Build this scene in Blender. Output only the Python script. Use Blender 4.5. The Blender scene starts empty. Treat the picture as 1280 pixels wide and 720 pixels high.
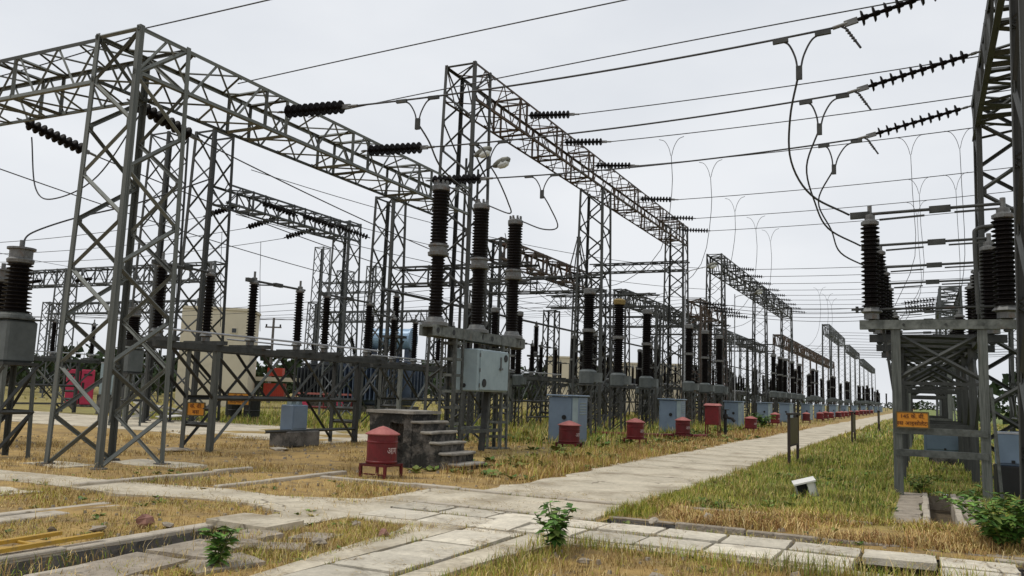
import bpy, math, random
import numpy as np
import bmesh
from mathutils import noise as mnoise
from mathutils import Vector, Matrix
random.seed(7)
rng = np.random.default_rng(7)
S = bpy.context.scene
COL = S.collection
# ------------------------------------------------------------------ camera, sky, sun, exposure
CAM_YAW, CAM_PITCH, CAM_ROLL = math.radians(25.946), math.radians(7.171), math.radians(2.0)
f = Vector((-math.sin(CAM_YAW)*math.cos(CAM_PITCH), math.cos(CAM_YAW)*math.cos(CAM_PITCH), math.sin(CAM_PITCH)))
r0 = Vector((math.cos(CAM_YAW), math.sin(CAM_YAW), 0)); u0 = r0.cross(f)
r1 = r0*math.cos(CAM_ROLL)+u0*math.sin(CAM_ROLL); u1 = r1.cross(f)
cam = bpy.data.cameras.new("camera"); cam_o = bpy.data.objects.new("camera", cam); COL.objects.link(cam_o)
cam.sensor_width = 36; cam.lens = 1050/1280*36; cam.clip_start = .05; cam.clip_end = 6000
M = Matrix((r1, u1, -f)).transposed().to_4x4(); M.translation = (0, 0, 1.6); cam_o.matrix_world = M
S.camera = cam_o
S.render.resolution_x, S.render.resolution_y = 1024, 576
S.view_settings.view_transform = 'Standard'; S.view_settings.look = 'None'
S.view_settings.exposure = 0; S.view_settings.gamma = 1
SUN_EL, SUN_AZ = math.radians(62), math.radians(235)
W = bpy.data.worlds.new("World"); S.world = W; W.use_nodes = True
nt = W.node_tree; nt.nodes.clear()
def N(nt, t, **k):
    n = nt.nodes.new(t)
    for a, v in k.items(): setattr(n, a, v)
    return n
wo = N(nt, 'ShaderNodeOutputWorld'); bg = N(nt, 'ShaderNodeBackground'); sky = N(nt, 'ShaderNodeTexSky')
sky.sky_type = 'NISHITA'; sky.sun_disc = False; sky.sun_elevation = SUN_EL; sky.sun_rotation = SUN_AZ
sky.dust_density = 4
bg.inputs['Strength'].default_value = .1
tc = N(nt, 'ShaderNodeTexCoord'); mp = N(nt, 'ShaderNodeMapping'); mp.inputs['Scale'].default_value = (1.2, 1.2, 3.0)
cn = N(nt, 'ShaderNodeTexNoise'); cn.inputs['Scale'].default_value = 1.6; cn.inputs['Detail'].default_value = 5
cr = N(nt, 'ShaderNodeValToRGB')
cr.color_ramp.elements[0].position = .34; cr.color_ramp.elements[0].color = (.715, .745, .79, 1)
cr.color_ramp.elements[1].position = .64; cr.color_ramp.elements[1].color = (.84, .86, .89, 1)
sc = N(nt, 'ShaderNodeVectorMath', operation='SCALE'); sc.inputs['Scale'].default_value = 10.6
mx = N(nt, 'ShaderNodeMix', data_type='RGBA'); mx.inputs['Factor'].default_value = .93
L = nt.links.new
L(tc.outputs['Generated'], mp.inputs['Vector']); L(mp.outputs[0], cn.inputs['Vector']); L(cn.outputs['Fac'], cr.inputs['Fac'])
L(cr.outputs['Color'], sc.inputs[0]); L(sky.outputs['Color'], mx.inputs['A']); L(sc.outputs[0], mx.inputs['B'])
L(mx.outputs['Result'], bg.inputs['Color']); L(bg.outputs[0], wo.inputs['Surface'])
sun = bpy.data.lights.new("sun", 'SUN'); sun.energy = 1.5; sun.angle = math.radians(10); sun.color = (1, .95, .86)
sun_o = bpy.data.objects.new("sun", sun); COL.objects.link(sun_o)
sd = Vector((math.sin(SUN_AZ)*math.cos(SUN_EL), math.cos(SUN_AZ)*math.cos(SUN_EL), math.sin(SUN_EL)))
sun_o.rotation_euler = sd.to_track_quat('Z', 'Y').to_euler()

# ------------------------------------------------------------------ materials
MATS = {}
def mat(name, c1, c2=None, scale=6., rough=.7, metal=0., bump=0., bscale=40., detail=6., spots=None, spot_scale=3., spot_lo=.55, spot_hi=.7,
        rand=0., attr=None, spec=.4, coord='Object', crack=0.):
    m = bpy.data.materials.new(name); m.use_nodes = True
    t = m.node_tree; b = t.nodes['Principled BSDF']; lk = t.links.new
    b.inputs['Roughness'].default_value = rough; b.inputs['Metallic'].default_value = metal
    b.inputs['Specular IOR Level'].default_value = spec
    if coord == 'World':
        g = N(t, 'ShaderNodeNewGeometry'); vec = g.outputs['Position']
    else:
        g = N(t, 'ShaderNodeTexCoord'); vec = g.outputs['Object']
    c2 = c2 or tuple(x*.75 for x in c1)
    nz = N(t, 'ShaderNodeTexNoise'); nz.inputs['Scale'].default_value = scale; nz.inputs['Detail'].default_value = detail
    nz.inputs['Roughness'].default_value = .65
    lk(vec, nz.inputs['Vector'])
    rp = N(t, 'ShaderNodeValToRGB'); rp.color_ramp.elements[0].position = .32; rp.color_ramp.elements[1].position = .68
    rp.color_ramp.elements[0].color = (*c2, 1); rp.color_ramp.elements[1].color = (*c1, 1)
    lk(nz.outputs['Fac'], rp.inputs['Fac']); col = rp.outputs['Color']
    if attr:
        at = N(t, 'ShaderNodeAttribute'); at.attribute_name = attr
        mm = N(t, 'ShaderNodeMix', data_type='RGBA', blend_type='MULTIPLY'); mm.inputs['Factor'].default_value = 1
        lk(col, mm.inputs['A']); lk(at.outputs['Color'], mm.inputs['B']); col = mm.outputs['Result']
    if spots:
        n2 = N(t, 'ShaderNodeTexNoise'); n2.inputs['Scale'].default_value = spot_scale; n2.inputs['Detail'].default_value = 7
        n2.inputs['Roughness'].default_value = .7
        lk(vec, n2.inputs['Vector'])
        mr = N(t, 'ShaderNodeMapRange'); mr.inputs['From Min'].default_value = spot_lo; mr.inputs['From Max'].default_value = spot_hi
        lk(n2.outputs['Fac'], mr.inputs['Value'])
        mm = N(t, 'ShaderNodeMix', data_type='RGBA'); lk(mr.outputs[0], mm.inputs['Factor'])
        lk(col, mm.inputs['A']); mm.inputs['B'].default_value = (*spots, 1); col = mm.outputs['Result']
    if crack:
        wn = N(t, 'ShaderNodeTexNoise'); wn.inputs['Scale'].default_value = 3; wn.inputs['Detail'].default_value = 4; lk(vec, wn.inputs['Vector'])
        wm = N(t, 'ShaderNodeVectorMath', operation='SCALE'); wm.inputs['Scale'].default_value = .35; lk(wn.outputs['Color'], wm.inputs[0])
        wa = N(t, 'ShaderNodeVectorMath', operation='ADD'); lk(vec, wa.inputs[0]); lk(wm.outputs[0], wa.inputs[1])
        vo = N(t, 'ShaderNodeTexVoronoi', feature='DISTANCE_TO_EDGE'); vo.inputs['Scale'].default_value = crack; lk(wa.outputs[0], vo.inputs['Vector'])
        m1 = N(t, 'ShaderNodeMapRange'); m1.inputs['From Min'].default_value = .022; m1.inputs['From Max'].default_value = .004; lk(vo.outputs['Distance'], m1.inputs['Value'])
        n5 = N(t, 'ShaderNodeTexNoise'); n5.inputs['Scale'].default_value = .8; n5.inputs['Detail'].default_value = 3; lk(vec, n5.inputs['Vector'])
        m2 = N(t, 'ShaderNodeMapRange'); m2.inputs['From Min'].default_value = .53; m2.inputs['From Max'].default_value = .63; lk(n5.outputs['Fac'], m2.inputs['Value'])
        mu = N(t, 'ShaderNodeMath', operation='MULTIPLY'); lk(m1.outputs[0], mu.inputs[0]); lk(m2.outputs[0], mu.inputs[1])
        mm = N(t, 'ShaderNodeMix', data_type='RGBA'); lk(mu.outputs[0], mm.inputs['Factor']); lk(col, mm.inputs['A']); mm.inputs['B'].default_value = (.19, .16, .115, 1); col = mm.outputs['Result']
        n6 = N(t, 'ShaderNodeTexNoise'); n6.inputs['Scale'].default_value = 14; n6.inputs['Detail'].default_value = 8; n6.inputs['Roughness'].default_value = .75; lk(vec, n6.inputs['Vector'])
        m3 = N(t, 'ShaderNodeMapRange'); m3.inputs['From Min'].default_value = .3; m3.inputs['From Max'].default_value = .7; m3.inputs['To Min'].default_value = .78; m3.inputs['To Max'].default_value = 1.18; lk(n6.outputs['Fac'], m3.inputs['Value'])
        ms = N(t, 'ShaderNodeVectorMath', operation='SCALE'); lk(col, ms.inputs[0]); lk(m3.outputs[0], ms.inputs['Scale']); col = ms.outputs[0]
    if rand:
        oi = N(t, 'ShaderNodeObjectInfo'); mr = N(t, 'ShaderNodeMapRange')
        mr.inputs['To Min'].default_value = 1-rand; mr.inputs['To Max'].default_value = 1+rand
        lk(oi.outputs['Random'], mr.inputs['Value'])
        mm = N(t, 'ShaderNodeVectorMath', operation='SCALE'); lk(col, mm.inputs[0]); lk(mr.outputs[0], mm.inputs['Scale']); col = mm.outputs[0]
    lk(col, b.inputs['Base Color'])
    if bump:
        n3 = N(t, 'ShaderNodeTexNoise'); n3.inputs['Scale'].default_value = bscale; n3.inputs['Detail'].default_value = 5
        lk(vec, n3.inputs['Vector'])
        bp = N(t, 'ShaderNodeBump'); bp.inputs['Strength'].default_value = bump; bp.inputs['Distance'].default_value = .02
        lk(n3.outputs['Fac'], bp.inputs['Height']); lk(bp.outputs[0], b.inputs['Normal'])
    MATS[name] = m; return m
STEEL = mat('galvanised_steel', (.15, .16, .148), (.05, .056, .05), 7, .6, .2, spots=(.12, .075, .04), spot_scale=2.2, spot_lo=.6, spot_hi=.8, rand=.45)
STEELD = mat('weathered_dark_steel', (.055, .058, .055), (.026, .028, .027), 5, .65, .15, spots=(.10, .05, .025), spot_scale=2.5, spot_lo=.6, spot_hi=.78, rand=.3)
STEELR = mat('rusty_lattice_steel', (.085, .068, .055), (.042, .030, .024), 6, .75, .1, spots=(.15, .065, .03), spot_scale=3, spot_lo=.52, spot_hi=.7, rand=.3)
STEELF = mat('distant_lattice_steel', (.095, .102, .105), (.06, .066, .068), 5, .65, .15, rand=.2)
PORC = mat('brown_porcelain', (.010, .0075, .007), (.006, .005, .005), 4, .5, 0, spots=(.022, .018, .015), spot_scale=6, spot_lo=.55, spot_hi=.75, spec=.07)
CAPM = mat('cast_fitting', (.18, .185, .18), (.10, .10, .10), 9, .55, .4, spots=(.12, .07, .04), spot_scale=7)
CAPY = mat('yellowed_cap', (.30, .22, .08), (.16, .11, .04), 9, .6, .1)
WIRE = mat('aluminium_conductor', (.055, .057, .06), (.04, .04, .042), 3, .6, .3)
CONC = mat('pale_concrete', (.62, .55, .42), (.45, .40, .305), 1.1, .9, 0, .35, 60, 8, spots=(.29, .24, .165), spot_scale=.9, spot_lo=.48, spot_hi=.68, coord='World', crack=.75)
SLAB = mat('slab_concrete', (.66, .60, .48), (.48, .435, .35), 2.2, .9, 0, .35, 70, 8, spots=(.26, .22, .16), spot_scale=2.5, spot_lo=.54, spot_hi=.75, rand=.2, coord='World', crack=.9)
KERB = mat('kerb_concrete', (.50, .44, .35), (.35, .31, .25), 3, .9, 0, .3, 50, 8, spots=(.22, .18, .12), spot_scale=4, coord='World')
OLDC = mat('stained_concrete', (.20, .185, .165), (.07, .065, .06), 2.6, .95, 0, .6, 30, 9, spots=(.026, .026, .024), spot_scale=2.2, spot_lo=.48, spot_hi=.62, coord='World')
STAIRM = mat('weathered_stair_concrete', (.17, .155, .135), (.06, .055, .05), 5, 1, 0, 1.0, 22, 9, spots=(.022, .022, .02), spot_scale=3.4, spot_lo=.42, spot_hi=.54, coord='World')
RUBB = mat('rubble_concrete', (.39, .335, .265), (.22, .185, .14), 4, .95, 0, .8, 25, 9, spots=(.12, .105, .085), spot_scale=5, coord='World')
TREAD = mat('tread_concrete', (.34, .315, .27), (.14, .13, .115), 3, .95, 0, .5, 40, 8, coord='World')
DIRT = mat('trench_dirt', (.14, .105, .06), (.06, .045, .03), 5, 1, 0, .8, 30, 8, coord='World')
BRICK = mat('brick_red', (.30, .16, .12), (.2, .10, .08), 8, .95, 0, .5, 50)
RED = mat('red_paint', (.135, .008, .011), (.08, .005, .007), 3, .5, 0, spots=(.04, .008, .007), spot_scale=5, spot_lo=.5, spot_hi=.8, rand=.35)
REDL = mat('faded_red_lid', (.42, .15, .13), (.25, .06, .055), 4, .7, 0, .2, 30)
REDM = mat('magenta_red_paint', (.46, .03, .085), (.36, .022, .065), 2, .5, 0)
REDO = mat('orange_red_paint', (.50, .055, .03), (.36, .04, .02), 2, .6, 0)
CABM = mat('blue_grey_paint', (.165, .225, .30), (.13, .18, .245), 2, .45, 0, spots=(.10, .12, .13), spot_scale=3, spot_lo=.6, spot_hi=.8)
CABL = mat('pale_grey_green_paint', (.30, .375, .395), (.23, .295, .315), 2.5, .5, 0, spots=(.16, .18, .17), spot_scale=4, spot_lo=.6, spot_hi=.85)
CABD = mat('dark_grey_paint', (.10, .115, .115), (.06, .07, .07), 3, .55, 0)
BLACK = mat('black_rubber', (.012, .012, .013), (.008, .008, .008), 4, .6, 0)
TRAN = mat('transformer_blue_grey', (.06, .085, .135), (.035, .05, .08), 2, .5, .1, rand=.15)
TRANL = mat('transformer_pale_blue', (.26, .38, .52), (.19, .29, .41), 2, .4, .1)
TRAD = mat('transformer_dark_grey', (.055, .062, .07), (.03, .035, .04), 2, .6, .1, rand=.2)
ORNG = mat('orange_sign_paint', (.62, .25, .02), (.50, .19, .015), 5, .55, 0, spots=(.30, .13, .03), spot_scale=9, spot_lo=.6, spot_hi=.8)
INK = mat('sign_lettering', (.06, .008, .006), (.05, .006, .005), 5, .6)
WHT = mat('white_lettering', (.62, .52, .50), (.45, .36, .35), 5, .7)
BRWN = mat('brown_board', (.12, .095, .035), (.08, .06, .025), 6, .6)
POST = mat('dark_post_paint', (.035, .022, .018), (.02, .013, .01), 6, .6)
YEL = mat('yellow_paint', (.46, .28, .03), (.34, .20, .03), 6, .6, 0, spots=(.22, .15, .06), spot_scale=9)
WALL = mat('cream_render', (.62, .565, .44), (.55, .50, .39), .5, .95, 0, .15, 20, 8, spots=(.45, .41, .33), spot_scale=.7, spot_lo=.55, spot_hi=.8)
WALLB = mat('window_dark', (.05, .055, .06), (.03, .035, .04), 2, .2)
GALV = mat('bare_galvanised_sheet', (.45, .46, .48), (.33, .34, .36), 4, .4, .5)
WHITEP = mat('white_sheet', (.75, .74, .70), (.6, .59, .56), 3, .8)
WOOD = mat('pole_concrete', (.16, .15, .14), (.10, .09, .085), 5, .9)
LAMPG = mat('lamp_glass', (.62, .64, .62), (.5, .52, .5), 3, .15)
LAMPB = mat('lamp_housing', (.16, .16, .13), (.10, .10, .085), 5, .5, .3)
STRAW = mat('dry_grass', (1, 1, 1), (.72, .72, .72), .9, .95, 0, attr='tint', spec=.1, coord='World')
LEAF = mat('leaf', (1, 1, 1), (.7, .7, .7), 3, .6, 0, attr='tint', spec=.25, coord='World')
STEM = mat('stem', (.10, .12, .04), (.08, .09, .03), 6, .8)
TREEM = mat('far_tree_leaf', (.040, .058, .026), (.020, .032, .015), .35, .9, 0, attr='tint', spec=.1, coord='World')
GROUND = mat('ground_soil', (.43, .30, .11), (.26, .175, .062), .55, 1, 0, .9, 22, 9, attr='tint', spots=(.17, .12, .06), spot_scale=2.3, spot_lo=.46, spot_hi=.66, coord='World')

# ------------------------------------------------------------------ mesh helpers
class MB:
    def __init__(s): s.v = []; s.f = []; s.m = []; s.mi = 0
    def add(s, vs, fs):
        k = len(s.v); s.v += [tuple(v) for v in vs]; s.f += [tuple(i+k for i in q) for q in fs]; s.m += [s.mi]*len(fs); return s
    def box(s, c, d, rz=0., mtx=None):
        x, y, z = d[0]/2, d[1]/2, d[2]/2
        vs = [Vector((a*x, b*y, e*z)) for e in (-1, 1) for b in (-1, 1) for a in (-1, 1)]
        R = mtx if mtx is not None else Matrix.Rotation(rz, 3, 'Z')
        vs = [R @ v + Vector(c) for v in vs]
        return s.add(vs, [(0, 2, 3, 1), (4, 5, 7, 6), (0, 1, 5, 4), (2, 6, 7, 3), (0, 4, 6, 2), (1, 3, 7, 5)])
    def bx(s, x0, x1, y0, y1, z0, z1): return s.box(((x0+x1)/2, (y0+y1)/2, (z0+z1)/2), (x1-x0, y1-y0, z1-z0))
    def bevbox(s, c, d, b=.02):
        x, y, z = d[0]/2, d[1]/2, d[2]/2
        def ring(o, zz): return [(c[0]+sx*(x-o if k else x-b-o), c[1]+sy*(y-b-o if k else y-o), c[2]+zz) for sx, sy, k in
                                 ((-1, -1, 0), (1, -1, 0), (1, -1, 1), (1, 1, 1), (1, 1, 0), (-1, 1, 0), (-1, 1, 1), (-1, -1, 1))]
        rs = [ring(b, -z), ring(0, -z+b), ring(0, z-b), ring(b, z)]
        vs = [p for r in rs for p in r]; fs = []
        for i in range(3):
            for j in range(8): fs.append((i*8+j, i*8+(j+1) % 8, i*8+8+(j+1) % 8, i*8+8+j))
        fs.append(tuple(range(7, -1, -1))); fs.append(tuple(range(24, 32)))
        return s.add(vs, fs)
    def frame(s, p, q, out=None):
        p, q = Vector(p), Vector(q); z = (q-p).normalized()
        o = Vector(out) if out is not None else (Vector((0, 0, 1)) if abs(z.z) < .9 else Vector((1, 0, 0)))
        x = o - z*o.dot(z)
        if x.length < 1e-4: x = Vector((.31, .95, .1)); x = x - z*x.dot(z)
        x.normalize(); return p, q, x, z.cross(x), z
    def bar(s, p, q, w, d=None, out=None):
        d = d or w; p, q, x, y, z = s.frame(p, q, out)
        vs = [e + x*a*w/2 + y*b*d/2 for e in (p, q) for a, b in ((-1, -1), (1, -1), (1, 1), (-1, 1))]
        return s.add(vs, [(3, 2, 1, 0), (4, 5, 6, 7)] + [(i, (i+1) % 4, (i+1) % 4+4, i+4) for i in range(4)])
    def lbar(s, p, q, w, out=None, t=.13):
        p, q, x, y, z = s.frame(p, q, out)
        a = (x+y)/1.41421; b = (x-y)/1.41421     # flanges run back from the corner that faces out
        sec = [(0, 0), (-1, 0), (-1, -t), (-t, -t), (-t, -1), (0, -1)]
        c0 = x*w*.35
        vs = [e + c0 + a*u*w + b*v*w for e in (p, q) for u, v in sec]
        return s.add(vs, [(0, 1, 2, 3, 4, 5), (11, 10, 9, 8, 7, 6)] + [(i+6, (i+1) % 6+6, (i+1) % 6, i) for i in range(6)])
    def cyl(s, p, q, r, r2=None, n=10):
        r2 = r if r2 is None else r2; p, q, x, y, z = s.frame(p, q)
        vs = [e + (x*math.cos(2*math.pi*i/n)+y*math.sin(2*math.pi*i/n))*R for e, R in ((p, r), (q, r2)) for i in range(n)]
        return s.add(vs, [tuple(range(n-1, -1, -1)), tuple(range(n, 2*n))] + [(i, (i+1) % n, (i+1) % n+n, i+n) for i in range(n)])
    def lathe(s, prof, n=14, o=(0, 0, 0), d=(0, 0, 1)):
        p, q, x, y, z = s.frame(o, Vector(o)+Vector(d)); vs = []; fs = []
        for r, h in prof:
            for i in range(n): vs.append(p + z*h + (x*math.cos(2*math.pi*i/n)+y*math.sin(2*math.pi*i/n))*r)
        for k in range(len(prof)-1):
            for i in range(n): fs.append((k*n+i, k*n+(i+1) % n, k*n+n+(i+1) % n, k*n+n+i))
        fs.append(tuple(range(n-1, -1, -1))); k = (len(prof)-1)*n; fs.append(tuple(range(k, k+n)))
        return s.add(vs, fs)
    def tube(s, pts, r, n=5):
        pts = [Vector(p) for p in pts]; vs = []; fs = []; x = None
        for i, p in enumerate(pts):
            t = (pts[min(i+1, len(pts)-1)]-pts[max(i-1, 0)]).normalized()
            if x is None: x = t.orthogonal().normalized()
            x = (x - t*x.dot(t)).normalized(); y = t.cross(x)
            vs += [p + (x*math.cos(2*math.pi*j/n)+y*math.sin(2*math.pi*j/n))*r for j in range(n)]
        for k in range(len(pts)-1):
            for j in range(n): fs.append((k*n+j, k*n+(j+1) % n, k*n+n+(j+1) % n, k*n+n+j))
        fs.append(tuple(range(n-1, -1, -1))); k = (len(pts)-1)*n; fs.append(tuple(range(k, k+n)))
        return s.add(vs, fs)
    def mesh(s, name, m, smooth=False):
        me = bpy.data.meshes.new(name); me.from_pydata(s.v, [], s.f)
        for q in (m if isinstance(m, (list, tuple)) else [m]): me.materials.append(q)
        if any(s.m): me.polygons.foreach_set('material_index', s.m)
        if smooth: me.polygons.foreach_set('use_smooth', [True]*len(s.f))
        me.update(); return me
    def build(s, name, m, parent=None, smooth=False, kind=None):
        return obj(name, s.mesh(name, m, smooth), parent, kind=kind)
def obj(name, me, parent=None, loc=None, kind=None):
    o = bpy.data.objects.new(name, me); COL.objects.link(o)
    if parent is not None: o.parent = parent
    if loc is not None: o.location = loc
    if kind: o['kind'] = kind
    return o
def tag(o, label, cat, group=None):
    o['label'] = label; o['category'] = cat
    if group: o['group'] = group
    return o
def thing(name, label, cat, loc=(0, 0, 0), rz=0., group=None):
    o = obj(name, None, None, loc); o.rotation_euler = (0, 0, rz); o.empty_display_size = .2
    return tag(o, label, cat, group)
def copy_tree(o, parent=None):
    c = o.copy(); COL.objects.link(c)
    if parent is not None: c.parent = parent
    for ch in list(o.children):
        copy_tree(ch, c)
    return c
def dup(o, label, loc, rz=None, group=None):
    c = copy_tree(o); c.location = loc; c['label'] = label
    if rz is not None: c.rotation_euler = (0, 0, rz)
    if group: c['group'] = group
    return c
ORD = ['first', 'second', 'third', 'fourth', 'fifth', 'sixth', 'seventh', 'eighth', 'ninth', 'tenth', 'eleventh', 'twelfth', 'thirteenth',
       'fourteenth', 'fifteenth', 'sixteenth', 'seventeenth', 'eighteenth', 'nineteenth', 'twentieth']
# one steel angle member as an object of its own, all of them sharing one unit mesh per material
UNIT = {}
def member(parent, name, p, q, w, m, out=None):
    k = ('L', m.name)
    if k not in UNIT: UNIT[k] = MB().lbar((0, 0, 0), (0, 0, 1), 1, (1, 0, 0)).mesh('angle_bar', m)
    p, q, x, y, z = MB().frame(p, q, out); ln = (q-p).length
    o = obj(name, UNIT[k], parent)
    mt = Matrix((x, y, z)).transposed().to_4x4(); mt.translation = p
    o.matrix_basis = mt @ Matrix.Diagonal((w, w, ln, 1)); return o
def footing_mesh():
    if 'base' not in UNIT: UNIT['base'] = MB().lathe([(.5, -.25), (.5, -.03), (.42, 0), (.42, .02)], 8).mesh('footing', OLDC)
    return UNIT['base']
def gusset_mesh(m):
    if ('G', m.name) not in UNIT: UNIT['G', m.name] = MB().box((0, 0, 0), (1, 1, 1)).mesh('gusset_plate', m)
    return UNIT['G', m.name]
def zig(a0, a1, b0, b1, n, flip=0):
    a0, a1, b0, b1 = map(Vector, (a0, a1, b0, b1)); pts = []
    for i in range(n+1):
        t = i/n; pts.append(a0.lerp(a1, t) if (i+flip) % 2 == 0 else b0.lerp(b1, t))
    return list(zip(pts[:-1], pts[1:]))

# ------------------------------------------------------------------ lattice gantries
def column(parent, cx, cy, s0, s1, h, n, leg, br, m, detail, z0=0., top=True):
    C0 = [Vector((cx+a*s0/2, cy+b*s0/2, z0)) for a, b in ((-1, -1), (1, -1), (1, 1), (-1, 1))]
    C1 = [Vector((cx+a*s1/2, cy+b*s1/2, h)) for a, b in ((-1, -1), (1, -1), (1, 1), (-1, 1))]
    col = obj('column', None, parent); col.empty_display_size = .2
    for i in range(4):
        d = (C0[i]-Vector((cx, cy, z0))); o = obj('footing', footing_mesh(), col, C0[i]+Vector((0, 0, .01))); o.scale = (leg*3.6, leg*3.6, 1)
        if detail:
            j = (i+1) % 4
            for k in range(1, n):
                e0, e1, e2 = (C0[i], C1[i], C0[j]) if k % 2 == 0 else (C0[j], C1[j], C0[i])
                c = e0.lerp(e1, k/n); t = (e2-e0).normalized(); o = obj('gusset_plate', gusset_mesh(m), col, c+t*leg*.55)
                o.scale = (leg*1.5, .016, leg*1.7); o.rotation_euler = (0, 0, math.atan2(t.y, t.x))
    for i in range(4):
        out = C0[i]-Vector((cx, cy, z0)); member(col, 'leg', C0[i], C1[i]+Vector((0, 0, .06)), leg, m, out)
    bb = MB()
    for i in range(4):
        j = (i+1) % 4; out = (C0[i]+C0[j])/2-Vector((cx, cy, z0))
        for p, q in zig(C0[i], C1[i], C0[j], C1[j], n):
            if detail: member(col, 'brace', p, q, br, m, out)
            else: bb.bar(p, q, br, br*.5, out)
        if top:
            if detail: member(col, 'tie', C1[i], C1[j], br, m, out)
            else: bb.bar(C1[i], C1[j], br, br*.5)
    if not detail: bb.build('bracing', m, col, kind='stuff')
    return col
def beam(parent, p0, p1, w, zb, zt, n, ch, br, m, detail, posts=(), side=None):
    """box beam between plan points p0 and p1"""
    p0, p1 = Vector((*p0, 0)), Vector((*p1, 0)); d = (p1-p0).normalized(); s = Vector((d.y, -d.x, 0))*w/2
    Z = lambda z: Vector((0, 0, z))
    E0 = [p0+s+Z(zt), p0-s+Z(zt), p0-s+Z(zb), p0+s+Z(zb)]; E1 = [e+(p1-p0) for e in E0]
    mid = (p0+Z((zb+zt)/2)); bm = obj('beam', None, parent); bm.empty_display_size = .2
    if detail:
        for k in range(0, n+1, 2):
            for e0, e1 in zip(E0, E1):
                o = obj('gusset_plate', gusset_mesh(m), bm, e0.lerp(e1, k/n)+(mid-e0).normalized()*ch*.4); o.scale = (ch*1.6, .012, ch*1.3); o.rotation_euler = (0, 0, math.atan2(d.y, d.x))
    for e0, e1 in zip(E0, E1): member(bm, 'chord', e0-d*.05, e1+d*.05, ch, m, e0-mid)
    bb = MB()
    def put(nm, p, q, w_, out):
        if detail: member(bm, nm, p, q, w_, m, out)
        else: bb.bar(p, q, w_, w_*.5, out)
    for i in range(4):
        j = (i+1) % 4; out = (E0[i]+E0[j])/2-mid
        for p, q in zig(E0[i], E1[i], E0[j], E1[j], n): put('brace', p, q, br, out)
    for t in posts:
        c = [e0 + d*t for e0 in E0]
        for i in range(4):
            j = (i+1) % 4; put('post', c[i], c[j], ch*1.05, (c[i]+c[j])/2-c[0].lerp(c[2], .5))
    if not detail: bb.build('bracing', m, bm, kind='stuff')
    return bm

GX = -13.95
def gname(o): return o
# near low gantry, with the arm going left out of the frame
g = thing('gantry', 'nearest low grey lattice gantry, corner tower with beams leaving both ways', 'gantry', (GX, 11.3, 0), group='lattice gantries')
O = Vector((GX, 11.3, 0))
column(g, 0, 0, 1.42, 1.2, 8.35, 9, .105, .066, STEEL, True)
ph1 = [14.6, 17.9, 21.2]
beam(g, (0, -.6), (0, 12.75), 1.2, 7.45, 8.35, 20, .075, .042, STEEL, True, posts=[p-11.3+.6+e for p in ph1 for e in (-.35, .35)])
beam(g, (-.6, .02), (-10.5, .02), 1.16, 7.43, 8.33, 16, .075, .042, STEEL, True, posts=[2.6, 3.3, 6.2, 6.9])
column(g, -10.6, 0, 1.42, 1.2, 8.35, 8, .15, .085, STEEL, False)
# tall gantry
g2 = thing('gantry', 'tall lattice gantry behind the near breaker, tower top highest in the picture middle', 'gantry', (GX, 24.6, 0), group='lattice gantries')
column(g2, 0, 0, 1.45, 1.15, 12.75, 13, .11, .055, STEELD, True)
column(g2, 0, 13.0, 1.45, 1.15, 11.5, 12, .11, .055, STEELD, True, top=False)
column(g2, 0, 28.2, 1.45, 1.15, 12.75, 13, .11, .055, STEELD, True)
ph2 = [28., 31.6, 35.4, 42.3, 47.2, 51.]
beam(g2, (0, -.55), (0, 28.8), 1.15, 11.5, 12.75, 40, .085, .042, STEELR, True, posts=[p-24.6+.55+e for p in ph2 for e in (-.3, .3)])
# farther gantries along the road
def far_gantry(y0, ys, zb, zt, label, m, w=1.15, gx=GX):
    o = thing('gantry', label, 'gantry', (gx, y0, 0), group='lattice gantries')
    for y in ys: column(o, 0, y, 1.4, w, zt, 13, .12, .06, m, False)
    beam(o, (0, ys[0]-.55), (0, ys[-1]+.55), w, zb, zt, int((ys[-1]-ys[0])/.95)//2*2, .10, .06, m, False, posts=[t for t in np.arange(2, ys[-1]-ys[0], 3.4)])
    return o
far_gantry(55.5, [2.2, 9.5], 7.5, 8.5, 'low rusty lattice gantry between the tall first and second road gantries', STEELR)
far_gantry(64.5, [0, 20, 38.5], 11.5, 12.75, 'second tall lattice gantry along the road, behind the blue grey cabinets', STEELD)
far_gantry(112, [0, 14, 30, 50, 72], 9.0, 10.3, 'low rusty lattice gantry far down the road', STEELR, gx=-16.2)
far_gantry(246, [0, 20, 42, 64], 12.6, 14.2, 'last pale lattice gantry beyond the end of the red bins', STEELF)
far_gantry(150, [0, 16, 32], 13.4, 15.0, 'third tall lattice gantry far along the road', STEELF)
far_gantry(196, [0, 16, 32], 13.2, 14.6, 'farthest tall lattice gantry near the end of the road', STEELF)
# second row
g = thing('gantry', 'rusty brown low gantry with a small spire behind the tall gantry', 'gantry', (-22, 43, 0), group='lattice gantries')
for y in (-11, 0, 14): column(g, 0, y, 1.3, 1.0, 10.4, 9, .13, .075, STEELD, False)
beam(g, (0, -.5), (0, 14.6), 1.1, 9.3, 10.5, 16, .12, .08, STEELR, False, posts=[2, 2.6, 6, 6.6, 10, 10.6])
beam(g, (.5, -11), (7.4, -11), .9, 6.3, 7.1, 10, .09, .06, STEELD, False, posts=[2, 2.6])
beam(g, (.5, 14.5), (7.6, 14.5), .8, 10.55, 11.2, 10, .09, .06, STEELD, False)
sp = MB()
for a in (-1, 1):
    for b in (-1, 1): sp.bar((a*.5, 13+b*.5, 10.5), (a*.06, 13+b*.06, 13), .07)
sp.box((0, 13, 13), (.25, .25, .12)); sp.build('spire', STEELD, g)
g = thing('gantry', 'dark low gantry of the second row, behind the third cabinet', 'gantry', (-22, 66, 0), group='lattice gantries')
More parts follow.
